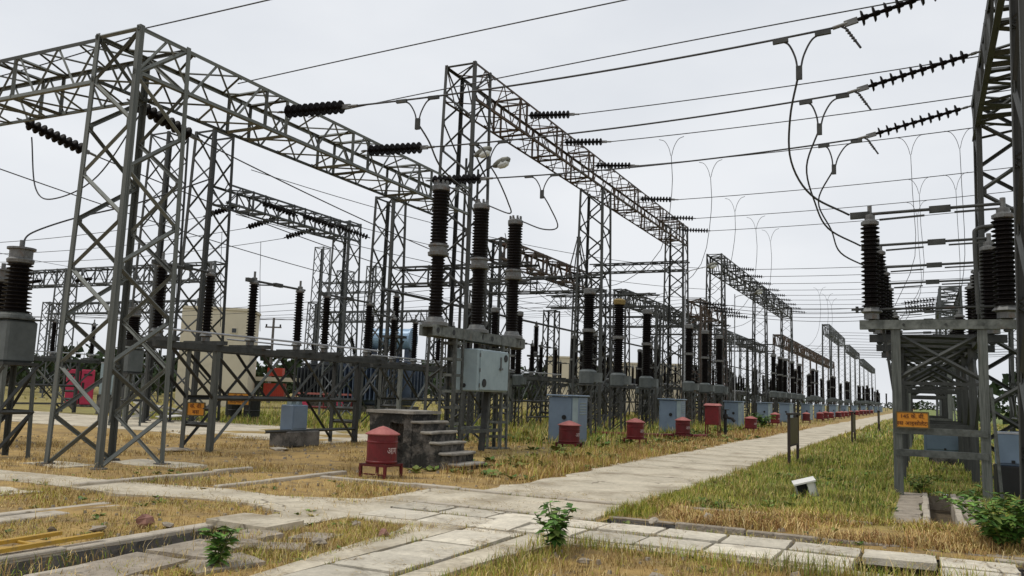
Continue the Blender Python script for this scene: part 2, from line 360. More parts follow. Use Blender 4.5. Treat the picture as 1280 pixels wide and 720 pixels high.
for y in (0, 13, 27): column(g, 0, y, 1.3, 1.0, 10.4, 9, .13, .075, STEELD, False)
beam(g, (0, -.5), (0, 27.5), 1.1, 9.3, 10.4, 26, .12, .08, STEELD, False, posts=np.arange(2, 26, 3.4))
g = thing('gantry', 'dark low gantry of the second row, farthest along', 'gantry', (-22, 104, 0), group='lattice gantries')
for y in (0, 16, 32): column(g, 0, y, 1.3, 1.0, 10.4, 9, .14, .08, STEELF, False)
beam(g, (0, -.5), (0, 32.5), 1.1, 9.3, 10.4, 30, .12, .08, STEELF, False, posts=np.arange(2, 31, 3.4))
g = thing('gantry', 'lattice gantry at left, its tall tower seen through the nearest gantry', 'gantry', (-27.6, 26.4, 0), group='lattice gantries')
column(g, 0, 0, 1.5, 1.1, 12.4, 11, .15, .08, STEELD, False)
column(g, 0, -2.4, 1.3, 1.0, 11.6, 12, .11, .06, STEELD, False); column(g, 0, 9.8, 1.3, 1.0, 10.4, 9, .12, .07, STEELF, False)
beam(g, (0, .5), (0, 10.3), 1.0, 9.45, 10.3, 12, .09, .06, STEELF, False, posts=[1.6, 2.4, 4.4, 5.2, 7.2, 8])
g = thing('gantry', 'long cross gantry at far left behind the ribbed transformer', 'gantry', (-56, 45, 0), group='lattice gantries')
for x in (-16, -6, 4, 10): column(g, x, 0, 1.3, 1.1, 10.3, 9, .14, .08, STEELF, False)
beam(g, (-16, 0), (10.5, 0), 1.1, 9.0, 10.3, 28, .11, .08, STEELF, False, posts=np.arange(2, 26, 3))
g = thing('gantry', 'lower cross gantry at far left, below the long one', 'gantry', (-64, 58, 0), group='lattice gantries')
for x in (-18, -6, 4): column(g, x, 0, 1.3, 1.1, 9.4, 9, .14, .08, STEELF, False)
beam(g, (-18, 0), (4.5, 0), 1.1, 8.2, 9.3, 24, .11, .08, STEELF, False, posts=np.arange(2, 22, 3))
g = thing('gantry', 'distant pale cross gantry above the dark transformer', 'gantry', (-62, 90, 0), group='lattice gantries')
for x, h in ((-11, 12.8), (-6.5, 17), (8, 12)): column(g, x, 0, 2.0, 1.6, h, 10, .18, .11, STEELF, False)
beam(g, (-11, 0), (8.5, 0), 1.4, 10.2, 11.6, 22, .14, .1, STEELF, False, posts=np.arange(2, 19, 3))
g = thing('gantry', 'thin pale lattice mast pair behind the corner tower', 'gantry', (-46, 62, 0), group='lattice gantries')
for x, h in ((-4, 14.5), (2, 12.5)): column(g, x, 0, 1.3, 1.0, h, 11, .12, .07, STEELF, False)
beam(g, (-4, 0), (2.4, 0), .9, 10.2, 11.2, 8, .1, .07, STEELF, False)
# right-hand gantry (its beam passes overhead towards the camera)
g = thing('gantry', 'right hand lattice gantry with its beam passing overhead, right edge', 'gantry', (1.7, 12.6, 0), group='lattice gantries')
column(g, .23, .2, 1.42, 1.16, 9.2, 9, .12, .07, STEELD, True)
column(g, .27, 10.1, 1.3, 1.16, 9.2, 11, .12, .07, STEELD, True)
beam(g, (.18, -6.), (.24, 10.7), 1.16, 8.3, 9.2, 24, .11, .065, STEELD, True, posts=[p-12.6+6+e for p in ph1 for e in (-.3, .3)])
g = thing('gantry', 'dark lattice gantry beyond the right edge cabinet', 'gantry', (6.2, 34, 0), group='lattice gantries')
for x, y in ((-2.2, 0), (4, 0), (-1.5, 14)): column(g, x, y, 1.4, 1.1, 8.6, 8, .13, .075, STEELD, False)
beam(g, (-2.8, 0), (9, 0), 1.1, 5.2, 6.1, 12, .1, .065, STEELD, False, posts=[2, 5, 8])
g = thing('gantry', 'far low gantry on the right, seen past the disconnector insulators', 'gantry', (1.7, 54, 0), group='lattice gantries')
for y in (0, 11): column(g, 0, y, 1.4, 1.1, 8.5, 8, .13, .075, STEELF, False)
beam(g, (0, -.5), (0, 11.5), 1.1, 7.5, 8.5, 12, .1, .065, STEELF, False, posts=[1, 4.5, 8])

# ------------------------------------------------------------------ insulator strings
DISC = MB().lathe([(.035, 0), (.05, .02), (.055, .075), (.13, .085), (.155, .115), (.15, .125), (.10, .11), (.04, .115), (.03, .17)], 12).mesh('disc', PORC, True)
DISCB = MB().lathe([(.03, 0), (.045, .02), (.05, .07), (.11, .08), (.135, .105), (.13, .115), (.09, .10), (.035, .11), (.03, .185)], 12).mesh('disc', PORC, True)
def string_mesh(n, pitch):
    b = MB()
    for i in range(n): b.lathe([(.04, 0), (.06, .06), (.15, .09), (.14, .12), (.04, .12)], 8, (0, 0, .15+i*pitch))
    b.cyl((0, 0, 0), (0, 0, .3+n*pitch), .03, n=5); return b
FARS = string_mesh(10, .17).mesh('insulator_string', PORC)
def string(a, d, n, label, group, far=False, pitch=.165, disc=None, tail=False):
    d = Vector(d).normalized()
    if far: o = obj('insulator_string', FARS)
    else: o = obj('insulator_string', None)
    tag(o, label, 'insulator', group); o.location = a
    o.rotation_mode = 'QUATERNION'; o.rotation_quaternion = d.to_track_quat('Z', 'Y')
    if not far:
        for i in range(n): obj('disc', disc or DISC, o, (0, 0, .2+i*pitch))
        b = MB(); b.cyl((0, 0, -.02), (0, 0, .22), .022, n=6); b.box((0, 0, .1), (.09, .03, .1)); b.build('shackle', CAPM, o)
        e = .2+n*pitch; b = MB(); b.cyl((0, 0, e-.02), (0, 0, e+.18), .022, n=6); b.box((0, 0, e+.1), (.05, .10, .22)); b.cyl((.0, 0, e+.16), (0, 0, e+.40), .034, n=8)
        b.build('end_clamp', CAPM, o)
    return Vector(a)+d*(.2+n*pitch+.38)
STR = 'suspension insulator strings'
PLACE = ['left', 'middle', 'right']
wires = []
def catenary(a, b, sag, n=18):
    a, b = Vector(a), Vector(b)
    return [a.lerp(b, i/n) - Vector((0, 0, 4*sag*(i/n)*(1-i/n))) for i in range(n+1)]
def wire(a, b, sag, label, r=.016, group='overhead wires', cat='wire', n=18):
    return tag(MB().tube(catenary(a, b, sag, n), r, 5).build('overhead_wire', WIRE, None, True), label, cat, group)
PHN = ['nearest', 'middle', 'farthest']
for i, y in enumerate(ph1):
    e0 = string((GX+.62, y, 7.92), (1, .01, -.045), 10, f'{PHN[i]} dark disc string on the near low beam above the breaker', STR)
    e1 = string((1.2, y, 8.5), (-1, 0, -.22), 10, f'{PHN[i]} disc string hanging from the right overhead beam', STR, pitch=.185, disc=DISCB)
    wire(e0, e1, .12, f'{PHN[i]} thick conductor spanning from near low beam to right overhead beam', .021)
    tl = MB().tube([e1+Vector((.1, 0, .02)), e1+Vector((.2, 0, -.05)), e1+Vector((.42, 0, -.42))], .02, 5)
    for q in range(5): tl.lathe([(.02, 0), (.035, .02), (.02, .04)], 6, e1+Vector((.2+.03*q, 0, -.06-.05*q)), (.5, 0, -.8))
    tag(tl.build('conductor_tail', WIRE), f'{PHN[i]} beaded conductor tail hanging below right beam string', 'wire', 'conductor tails')
BAYN = ['first', 'second', 'third', 'fourth', 'fifth', 'sixth']
for i, y in enumerate(ph2):
    far = i > 3
    e0 = string((GX+.6, y, 12.15), (1, 0, -.09), 10, f'{BAYN[i]} disc string from the left on the tall gantry beam', STR, far=far)
    if far: e0 = Vector((GX+2.6, y, 11.97))
    wire(e0, (16, y, 13.3), .35, f'{BAYN[i]} conductor from the left off the tall gantry beam', .019)
for i, y in enumerate([55.9, 58.6, 61.3, 64.2]):
    string((GX+.6, y, 8.1), (1, .05, -.1), 10, f'{ORD[i]} small disc string from the left on the low rusty road gantry', STR, far=True)
    wire((GX+2.6, y, 7.9), (1.1, y, 8.0), .4, f'{ORD[i]} conductor from the low rusty road gantry to the far right gantry', .02)
    if i < 3: string((1.1, y, 8.1), (-1, 0, -.12), 10, f'{ORD[i]} small disc string on the far low right gantry', STR, far=True)
for i, y in enumerate([67, 71, 75.5, 80, 84, 88, 92, 96, 100]):
    string((GX+.6, y, 12.1), (1, 0, -.09), 10, f'{ORD[i]} disc string from the left on the second tall road gantry', STR, far=True)
    wire((GX+2.6, y, 11.95), (22, y, 13.2), .5, f'{ORD[i]} conductor off the second tall road gantry', .022)
for i, y in enumerate([116, 122, 128, 134, 140]):
    wire((GX+.6, y, 9.2), (14, y, 9.6), .4, f'{ORD[i]} thin conductor off the far low rusty gantry', .026)
for i, y in enumerate([154, 160, 168, 176, 184, 200, 210, 220]):
    wire((GX+.6, y, 14), (30, y, 15), .6, f'{ORD[i]} thin conductor near the end of the road', .032)
# earth wires on the beam tops
wire((GX+.15, 11.0, 8.5), (2, 11.0, 8.75), .05, 'earth wire leaving the apex of the nearest corner tower', .014)
wire((GX, 13.9, 8.45), (1.7, 13.9, 8.95), -.05, 'upper earth wire crossing the empty sky in the picture middle', .014)
wire((GX, 16.4, 8.45), (1.7, 16.4, 9.15), -.06, 'lower earth wire just above the nearest thick conductor', .014)
wire((GX-.3, 11.2, 8.5), (-24.5, 11.6, 8.5), .15, 'earth wire along the top of the left beam', .014)
# strings under the left beam, wires running away from the camera
for i, (x, l) in enumerate(((-15.1, 'disc string hidden in the corner tower head'), (-18.75, 'heavy disc string below the left beam at picture edge'), (-22.6, 'disc string below the left beam, outermost'))):
    e = string((x, 11.95, 7.55), (.03, 1, -.16), 9, l, STR)
    wire(e, (x-2.5, 57, 8.0), 1.0, ('long conductor running back beside the corner tower', 'long conductor running back from the heavy left disc string', 'long conductor running back, outermost left')[i], .017, n=30)
for i, (x, z) in enumerate(((-25.9, 11.2), (-26.6, 9.2), (-26.2, 10.1))):
    wire((x-1, 28, z), (-14.4, 62+i*2, z+.2), .9, ('upper', 'lower', 'middle')[i]+' long conductor from left tower back to the tall gantry', .018, n=24)
for i, y in enumerate((28.8, 31.6, 34.4)):
    string((-28.2, y, 9.85), (-1, -.15, -.25), 10, f'{PHN[i]} disc string off the left lattice gantry beam, camera side', STR, far=True)
    string((-27.0, y, 9.9), (1, .3, -.35), 10, f'{PHN[i]} disc string inside the left lattice gantry beam', STR, far=True)
    wire((-30, y-.3, 9.35), (-66, y-6, 9.8), 1.3, f'{PHN[i]} thin conductor running left off the left gantry beam', .016, n=20)
    tag(MB().tube([(-31.5, y-.5, 9.2), (-31.4, y-.5, 7.5), (-31.2, y-.4, 4.4)], .014, 4).build('jumper_wire', WIRE), f'{PHN[i]} thin vertical dropper below the left gantry conductors', 'wire', 'jumper wires')
for i, x in enumerate((-68, -64, -58, -54, -49)):
    string((x, 44.3, 9.4), (.25, -1, -.25), 10, f'{ORD[i]} disc string from the left on the long far cross gantry', STR, far=True)
    wire((x+.5, 42.3, 8.9), (x+6, 18, 8.9), .6, f'{ORD[i]} thin conductor from the left off the long far cross gantry', .014)
for i in range(9):
    wire((-75, 38+i*5, 6.2+.45*i), (-15, 34+i*5.5, 6.8+.45*i), .9, f'{ORD[i]} thin bus wire from below strung across the left background', .015, n=24)
for i in range(6):
    wire((-21.5, 46+2*i, 9.0-.45*i), (-13.5, 27+4.5*i, 7.4-.3*i), .9, f'{ORD[i]} slack wire below the rusty gantry behind the breaker', .015)

# ------------------------------------------------------------------ jumpers
def catmull(P, n=8):
    P = [Vector(p) for p in P]; P = [P[0]*2-P[1]]+P+[P[-1]*2-P[-2]]; out = []
    for i in range(1, len(P)-2):
        for k in range(n):
            t = k/n; a, b, c, d = P[i-1:i+3]
            out.append(.5*((2*b)+(c-a)*t+(2*a-5*b+4*c-d)*t*t+(3*b-a-3*c+d)*t**3))
    return out+[P[-2]]
def jumper(ca, cb, j, path, label, r=.017, far=False):
    """inverted Y: two clamps ca, cb on a wire meet at j, then the tail follows path"""
    o = thing('jumper_wire', label, 'wire', j, group='jumper wires'); J = Vector(j)
    ca, cb = Vector(ca)-J, Vector(cb)-J; b = MB()
    n = 3 if far else 6
    for c, sgn in ((ca, -1), (cb, 1)):
        h = Vector((c.x*.2, c.y*.2, c.z*.45)); b.tube(catmull([c, c*.55+Vector((0, 0, c.z*.32)), h, Vector((sgn*.02, 0, 0))], n), r*.85, 4 if far else 6)
    b.build('branch', WIRE, o, True)
    MB().tube(catmull([(0, 0, 0)]+[Vector(p)-J for p in path], n), r, 4 if far else 6).build('tail', WIRE, o, True)
    if not far:
        d = (cb-ca).normalized()
        for c in (ca, cb): MB().bar(c-d*.13, c+d*.13, .07, .06).build('wire_clamp', STEELD, o)
        MB().box((0, 0, -.02), (.10, .06, .24)).build('wire_clamp', STEELD, o)
    return o
def wz(e0, e1, sag, x):
    t = (x-e0[0])/(e1[0]-e0[0]); return e0[2]+(e1[2]-e0[2])*t-4*sag*t*(1-t)
for i, y in enumerate(ph1):
    e0, e1 = (-11.1, y, 7.83), (-1.3, y, 7.95); z = lambda x: wz(e0, e1, .12, x)-.03
    # right bench: disconnector heads at x=-.8
    yb = (17.3, 20.8, 24.2)[i]
    jumper((-2.05+.04*i, y, z(-2.05)), (-1.35+.06*i, y, z(-1.35)), (-1.75, y+.05, 7.3), [(-1.95-.1*i, y+.4, 6.6), (-2.0+.05*i, y+.9, 5.95), (-1.75, y+1.7, 5.5), (-1.16, yb, 5.29)],
           f'{PHN[i]} looping jumper dropping to the right disconnector insulator', .02)
    yc = (18.4, 20.65, 22.9)[i]
    jumper((-9.9, y, z(-9.9)), (-9.1, y, z(-9.1)), (-9.5, y+.05, 7.25), [(-9.35, y+.3, 6.9), (-9.35, y+.9, 6.45), (-9.9, yc-.6, 6.45), (-10.85, yc, 6.85)],
           f'{PHN[i]} looping jumper dropping to the near breaker pole', .02)

# ------------------------------------------------------------------ ribbed porcelain
def ribs(z0, z1, n, ro, ri, taper=1.):
    pr = [(ri, z0)]; h = (z1-z0)/n
    for k in range(n):
        a = z0+k*h; t = 1+(taper-1)*(k/n)
        pr += [(ri*t, a+h*.2), (ro*t, a+h*.45), (ro*t*.985, a+h*.58), (ri*t, a+h*.85)]
    return pr+[(ri, z1)]
# ---- three-pole breaker near the stairs
cb = thing('circuit_breaker', 'three pole circuit breaker on grey frame with pale control box', 'breaker', (-11.1, 20.7, 0))
poles_y = [-2.3, -.05, 2.2]
PL = MB().lathe(ribs(0, 1.62, 20, .19, .15), 18).mesh('lower_insulator', PORC, True)
PU = MB().lathe(ribs(0, 1.42, 17, .232, .185), 18).mesh('upper_insulator', PORC, True)
CO = MB().lathe([(.17, -.05), (.27, -.02), (.28, .06), (.235, .08), (.235, .2), (.27, .22), (.27, .26), (.2, .3)], 18)
CO = CO.mesh('collar', CAPM)
TCb = MB().lathe([(.2, 0), (.235, .02), (.235, .14), (.2, .17), (.12, .18)], 16)
for k in range(8):
    a = k*math.pi/4; TCb.box((.17*math.cos(a), .17*math.sin(a), .22), (.05, .05, .12), a)
TCM = TCb.mesh('top_cap', CAPM)
FLM = MB().lathe([(.34, 0), (.34, .08), (.24, .12), (.2, .22)], 14).mesh('base_flange', CAPM)
for y in poles_y:
    p = obj('pole', FLM, cb, (0, y, 3.25))
    obj('lower_insulator', PL, p, (0, 0, .2)); obj('collar', CO, p, (0, 0, 1.83)); obj('upper_insulator', PU, p, (0, 0, 2.1)); obj('top_cap', TCM, p, (0, 0, 3.5))
b = MB()
for s in (-1, 1): b.bx(s*.2-.05, s*.2+.05, -2.65, 2.65, 2.98, 3.26)
b.bx(-.15, .15, -2.65, 2.65, 3.2, 3.255); b.box((.0, 2.62, 3.12), (.42, .03, .34))
for y in (-2.3, -1.2, -.05, 1.1, 2.2): b.box((.0, y, 3.12), (.52, .12, .24))
b.build('top_beam', STEEL, cb)
b = MB()
for y in (-2.55, -1.75, -.1, .45, 2.3): b.cyl((.24, y, 3.12), (.255, y, 3.12), .075, n=10)
b.build('access_hole', BLACK, cb)
for yl in (-1.35, 1.45):
    c = MB(); w = .21
    for a in (-1, 1):
        for d in (-1, 1): c.lbar((a*w, yl+d*w, 0), (a*w, yl+d*w, 3.0), .085, (a, d, 0))
    c.box((0, yl, .02), (.6, .6, .04)); col = c.build('support_leg', STEEL, cb)
    for k in range(7):
        z = .35+k*.42
        for a in (-1, 1):
            MB().box((a*w, yl, z), (.012, 2*w, .07)).build('batten', STEEL, col); MB().box((0, yl+a*w, z), (2*w, .012, .07)).build('batten', STEEL, col)
MB().bar((-.18, -1.2, .62), (-.18, 1.4, .62), .08, .06).build('tie_bar', STEEL, cb)
MB().bar((.18, -1.2, .55), (.18, 1.4, .55), .09, .06).build('tie_bar', STEEL, cb)
bxm = MB().bevbox((.1, .1, 2.2), (.8, 1.86, 1.14), .03).build('control_box', CABL, cb)
MB().bevbox((.512, .13, 2.2), (.03, 1.7, 1.06), .012).build('door', CABL, bxm)
b = MB(); b.cyl((.52, -.5, 1.86), (.55, -.5, 1.86), .11, n=14); b.cyl((.52, .78, 2.58), (.55, .78, 2.58), .1, n=14); b.cyl((.1, -.82, 1.78), (.1, -.84, 1.78), .06, n=10); b.build('port_cover', BLACK, bxm)
b = MB(); b.bx(.528, .56, .45, .49, 2.25, 2.6); b.bx(.528, .58, .4, .54, 2.24, 2.3); b.build('handle', CAPM, bxm)
for z in (1.8, 2.2, 2.6): MB().cyl((.52, -.73, z-.05), (.52, -.73, z+.05), .018, n=6).build('hinge', CAPM, bxm)
MB().bar((.1, .3, 0), (.1, .55, 1.65), .16, .1).build('cable_duct', STEELD, cb)

# ---- stacked-insulator equipment along the road (current transformers), shared meshes
CTb = MB().lathe([(.3, 0), (.36, .03), (.36, .5), (.3, .56), (.2, .6)], 12)
CTb.bx(.3, .56, -.18, .18, .08, .46)
CTT = CTb.mesh('base_tank', CABD)
CTL = MB().lathe(ribs(0, 1.5, 17, .235, .17), 12).mesh('lower_insulator', PORC)
CTU = MB().lathe(ribs(0, 1.42, 16, .245, .18), 12).mesh('upper_insulator', PORC)
CTC = MB().lathe([(.19, 0), (.27, .02), (.27, .14), (.19, .16)], 12).mesh('collar', CAPM)
CTCAP = MB().lathe([(.2, 0), (.25, .03), (.25, .22), (.18, .26), (.05, .28)], 12).mesh('top_cap', CAPM)
CTCAPY = MB().lathe([(.2, 0), (.25, .03), (.29, .20), (.18, .28), (.05, .29)], 12).mesh('top_cap', CAPY)
cs = MB()
for a in (-1, 1):
    for d in (-1, 1): cs.lbar((a*.3, d*.3, 0), (a*.24, d*.24, 2.05), .075, (a, d, 0))
cs.box((0, 0, 2.06), (.68, .68, .06))
for k in range(4):
    z = .15+k*.47
    for a in (-1, 1): cs.bar((a*.29, -.28, z), (a*.28, .28, z+.45), .04, .02); cs.bar((-.28, a*.29, z), (.28, a*.28, z+.45), .04, .02)
CSM = cs.mesh('support_stand', STEELD)
def ct(label, loc, cap=CTCAP):
    o = thing('current_transformer', label, 'transformer', loc, group='stacked insulators along the road')
    obj('support_stand', CSM, o); obj('base_tank', CTT, o, (0, 0, 2.09)); obj('lower_insulator', CTL, o, (0, 0, 2.66)); obj('collar', CTC, o, (0, 0, 4.16))
    obj('upper_insulator', CTU, o, (0, 0, 4.3)); obj('top_cap', cap, o, (0, 0, 5.7)); return o
ctx = [(31.9, 'left of three'), (35.7, 'middle, with yellowed cap'), (40.0, 'right of three'), (48.4, 'left of three'), (52.5, 'middle one'), (56.7, 'right of three'),
       (78.6, 'left of tight trio'), (82.6, 'middle of tight trio'), (86, 'right of tight trio'), (91, 'left of pair'), (96.9, 'right of pair'),
       (109.8, 'left of pair'), (114, 'right of pair'), (135, 'left'), (139, 'right'), (163, 'left'), (167.5, 'right'), (195, 'left'), (201, 'right'), (268, 'left'), (281, 'middle'), (300, 'right')]
where = lambda y: ('behind the first cabinet' if y < 42 else 'behind the second cabinet' if y < 60 else 'beside the third tall gantry tower' if y < 89 else 'further down the road' if y < 120 else 'far down the road' if y < 180 else 'near the road end')
row_name = lambda i: ORD[i] if i < 20 else ('second last', 'very last')[i-20]
for i, (y, t) in enumerate(ctx):
    ct(f'{row_name(i)} brown stacked insulator along the road, {where(y)}', (-12 if y < 60 else -11.8, y, 0), CTCAPY if i == 1 else CTCAP)
# back row of thinner stacks
for i, y in enumerate([29.5, 33.5, 38, 44, 46.5, 50.5, 54.8, 60, 63, 66, 69.5, 73, 76.5, 81, 88.5, 94, 101, 105, 118, 124]):
    o = ct(f'{ORD[i]} thin insulator stack from the left in the row behind the cabinets', (-16.2-(i % 3)*.9, y, 0)); o.scale = (.75, .75, .86+.05*(i % 3))
    o['group'] = 'insulator stacks of the back row'
for i, y in enumerate([38, 42.5, 49, 53, 58, 62.5, 68, 73, 79, 84, 90, 97, 104, 112, 120, 130]):
    o = ct(f'{ORD[i]} insulator stack from the left in the deepest row beyond the rusty gantry', (-21-(i % 3)*1.3, y, 0)); o.scale = (.85, .85, .95)
    o['group'] = 'insulator stacks of the deepest row'
for i, y in enumerate([64.5, 68, 93.5, 103, 107.5, 118, 122.5, 127, 131.5, 145, 150, 156, 174, 180, 187]):
    o = ct(f'{ORD[i]} insulator stack from the left in the row just behind the far bins', (-13.6-(i % 2)*.7, y, 0)); o.scale = (.95, .95, .97)
    o['group'] = 'insulator stacks just behind the far bins'
for i, y in enumerate([206, 213, 221, 229, 238, 247, 257, 290, 312, 326]):
    o = ct(f'{ORD[i]} insulator stack from the left at the very end of the road', (-10.6-(i % 3)*1.2, y, 0)); o.scale = (1.25, 1.25, 1.05); o['group'] = 'insulator stacks at the road end'
for i, (x, y) in enumerate([(5.6, 23), (5.6, 26.5), (5.6, 30), (7.4, 24.5), (7.4, 28), (7.4, 31.5), (5.2, 36), (5.2, 40)]):
    o = ct(f'{ORD[i]} insulator stack from the front in the rows right of the disconnector bench', (x, y, 0)); o['group'] = 'insulator stacks right of the bench'
# ---- near left instrument transformer on its lattice stand
it = thing('instrument_transformer', 'grey tank transformer with one ribbed insulator at left picture edge', 'transformer', (-16.42, 10.85, 0))
MB().bevbox((0, 0, 2.3), (.64, .64, .84), .04).build('tank', CABD, it)
b = MB(); b.box((0, 0, 2.745), (.74, .74, .03)); b.lathe([(.36, 0), (.33, .06), (.26, .12)], 16, (0, 0, 2.76)); b.build('flange', STEEL, it)
MB().lathe(ribs(0, 1.02, 13, .29, .2, .84), 18, (0, 0, 2.86)).build('insulator', PORC, it, True)
MB().lathe([(.19, 0), (.25, .03), (.26, .09), (.22, .13), (.22, .29), (.27, .3), (.27, .34), (.05, .35), (.05, .5)], 16, (0, 0, 3.86)).build('head', CAPM, it)
col = MB().box((0, 0, 1.85), (.74, .74, .06)).build('stand', STEELD, it)
for a in (-1, 1):
    for d in (-1, 1): member(col, 'leg', (a*.36, d*.36, 0), (a*.32, d*.32, 1.85), .09, STEEL, (a, d, 0))
for a in (-1, 1):
    for z0, z1 in ((.1, .9), (.9, 1.8)):
        member(col, 'brace', (a*.37, -.36, z0), (a*.36, .36, z1), .06, STEELD, (a, 0, 0)); member(col, 'brace', (-.36, a*.37, z0), (.36, a*.36, z1), .06, STEELD, (0, a, 0))
    member(col, 'tie', (a*.37, -.37, .9), (a*.37, .37, .9), .06, STEELD, (a, 0, 0)); member(col, 'tie', (-.37, a*.37, .9), (.37, a*.37, .9), .06, STEELD, (0, a, 0))
tag(MB().tube(catmull([(-16.42, 10.85, 4.3), (-16.35, 11.0, 4.55), (-15.9, 11.6, 4.95), (-15.3, 12.6, 5.45), (-14.6, 14., 6.3)]), .018, 6).build('jumper_wire', WIRE), 'jumper rising from the ribbed insulator at left edge', 'wire', 'jumper wires')
tag(MB().tube(catmull([(-18.7, 12.3, 7.2), (-18.2, 12.2, 5.9), (-17.2, 12.0, 5.55), (-16.0, 12.1, 6.0), (-14.9, 12.2, 7.4)], 10), .016, 6).build('jumper_wire', WIRE), 'slack jumper looping under the left beam strings', 'wire', 'jumper wires')
o2 = dup(it, 'partly hidden tank transformer behind the left edge one', (-20.3, 13.0, 0)); o2['group'] = 'tank transformers at far left'
o3 = dup(it, 'tank transformer seen between left edge and corner tower', (-25.5, 21.3, 0)); o3['group'] = 'tank transformers at far left'

# ------------------------------------------------------------------ isolator benches
PI = MB().lathe(ribs(0, 1.5, 19, .13, .085), 12).mesh('insulator', PORC)
PIH = MB().lathe([(.08, 0), (.12, .02), (.12, .08), (.07, .12), (.07, .2), (.03, .22), (.03, .38)], 8).mesh('head', CAPM)
PIF = MB().lathe([(.10, 0), (.10, .1), (.15, .13), (.10, .22)], 8).mesh('foot', CAPM)
def post_ins(parent, loc, s=1., h=1.):
    o = obj('post_insulator', PIF, parent, loc); o.scale = (s, s, h)
    obj('insulator', PI, o, (0, 0, .2)); obj('head', PIH, o, (0, 0, 1.7)); return o
def blade(parent, p, q):
    p, q = Vector(p), Vector(q); d = (q-p); b = MB()
    b.cyl(p-d.normalized()*.2, q+d.normalized()*.2, .03, n=6); m_ = p.lerp(q, .5); b.bar(m_-d*.08, m_+d*.08, .1, .1)
    b.bar(p+d*.08+Vector((0, 0, -.09)), p+d*.38+Vector((0, 0, -.03)), .035); b.bar(p-d.normalized()*.28, p-d.normalized()*.02, .1, .1)
    b.build('contact_arm', STEELD, parent)
def bench(label, loc, rz=0., group='isolator benches', m=STEELD, detail=True):
    """bench 7.6 m long in y, legs in pairs, six post insulators"""
    o = thing('isolator_bench', label, 'isolator', loc, rz, group)
    w = .45; b = MB()
    for s in (-1, 1): b.bx(s*w-.05, s*w+.05, -.3, 8.6, 2.36, 2.5)
    for y in (.15, 1.6, 3.1, 4.9, 6.1, 8.2): b.bx(-w-.2, w+.2, y-.07, y+.07, 2.503, 2.6)
    fr = b.build('top_frame', m, o)
    for y in (1.55, 7.2):
        for s in (-1, 1): member(o, 'leg', (s*w, y, 0), (s*w, y, 2.37), .13, STEEL if y < 5 else m, (s, -1, 0))
        member(o, 'cross_tie', (-w, y, 1.0), (w, y, 1.0), .08, m, (0, -1, 0)); member(o, 'cross_tie', (-w, y, .62), (w, y, .62), .08, m, (0, -1, 0))
    for s in (-1, 1):
        for p, q in (((1.55, .1), (3.9, 2.4)), ((7.2, .1), (4.7, 2.4)), ((1.55, 1.25), (.2, 2.4)), ((1.55, 2.3), (2.9, 1.25)), ((4.3, 1.25), (3.1, 2.4)), ((4.3, 1.25), (5.6, 2.4)), ((7.2, 1.25), (8.4, 2.4)), ((7.2, 2.3), (5.7, 1.25))):
            member(o, 'brace', (s*w, p[0], p[1]), (s*w, q[0], q[1]), .065, STEEL if (s > 0 and p[1] < 1) else m, (s, 0, 0))
        member(o, 'long_tie', (s*w, 1.55, 1.25), (s*w, 7.2, 1.25), .08, m, (s, 0, 0))
    member(o, 'long_tie', (w, 3.4, .42), (w, 7.2, .42), .06, m, (1, 0, 0))
    ys = (.15, 1.6, 3.1, 4.9, 6.1, 8.2)
    for y in ys: post_ins(o, (0, y, 2.6), 1., .92)
    for a, c in ((0, 1), (2, 3), (4, 5)): blade(o, (0, ys[a], 4.27), (0, ys[c], 4.27))
    rod = MB(); rod.cyl((.3, -.1, 2.78), (.3, 8.4, 2.78), .025, n=6); rod.cyl((-.3, 2.6, 2.72), (-.3, 5.4, 2.72), .02, n=6)
    rod.build('operating_rod', GALV, o); return o
bl = bench('dark steel isolator bench with six insulators at left, orange sign on it', (-15.45, 13.4, 0))
def text(body, size, loc, rot, m, parent, name='lettering'):
    cu = bpy.data.curves.new(name, 'FONT'); cu.body = body; cu.size = size; cu.align_x = 'CENTER'; cu.align_y = 'CENTER'; cu.extrude = .003; cu.resolution_u = 2
    t = bpy.data.objects.new(name, cu); COL.objects.link(t)
    bpy.context.view_layer.update()
    me = bpy.data.meshes.new_from_object(t.evaluated_get(bpy.context.evaluated_depsgraph_get()))
    bpy.data.objects.remove(t); me.name = name; me.materials.clear(); me.materials.append(m)
    o = obj(name, me, parent, loc); o.rotation_euler = rot; return o
def sign(label, loc, rz, w, h, lines, size, group=None):
    o = thing('sign_board', label, 'sign', loc, rz, group)
    MB().bevbox((0, 0, 0), (w, .02, h), .006).build('panel', ORNG, o)
    b = MB()
    for s in (-1, 1): b.bx(s*w/2-.012, s*w/2+.012, -.018, .018, -h/2-.01, h/2+.01); b.bx(-w/2, w/2, -.017, .017, s*h/2-.012, s*h/2+.012)
    b.build('rim', BRWN, o)
    for k, ln in enumerate(lines): text(ln, size, (0, -.014, h*(.22-.45*k)), (math.pi/2, 0, 0), INK, o)
    return o
sign('small orange notice board on the left isolator bench', (-15.45, 14.88, .98), .35, .42, .3, ['के. वी.', 'बस'], .13, 'orange notice boards')
sign('orange notice board standing before the dark drums at left', (-27.2, 28.6, .95), .4, .95, .5, ['के. वी.', 'आइसोलेटर'], .2, 'orange notice boards')
st = bpy.data.objects['sign_board.001']; b = MB()
for s in (-.5, .5): b.bar((s, .04, -.97), (s, .04, .3), .05)
b.build('stand', STEELD, st)
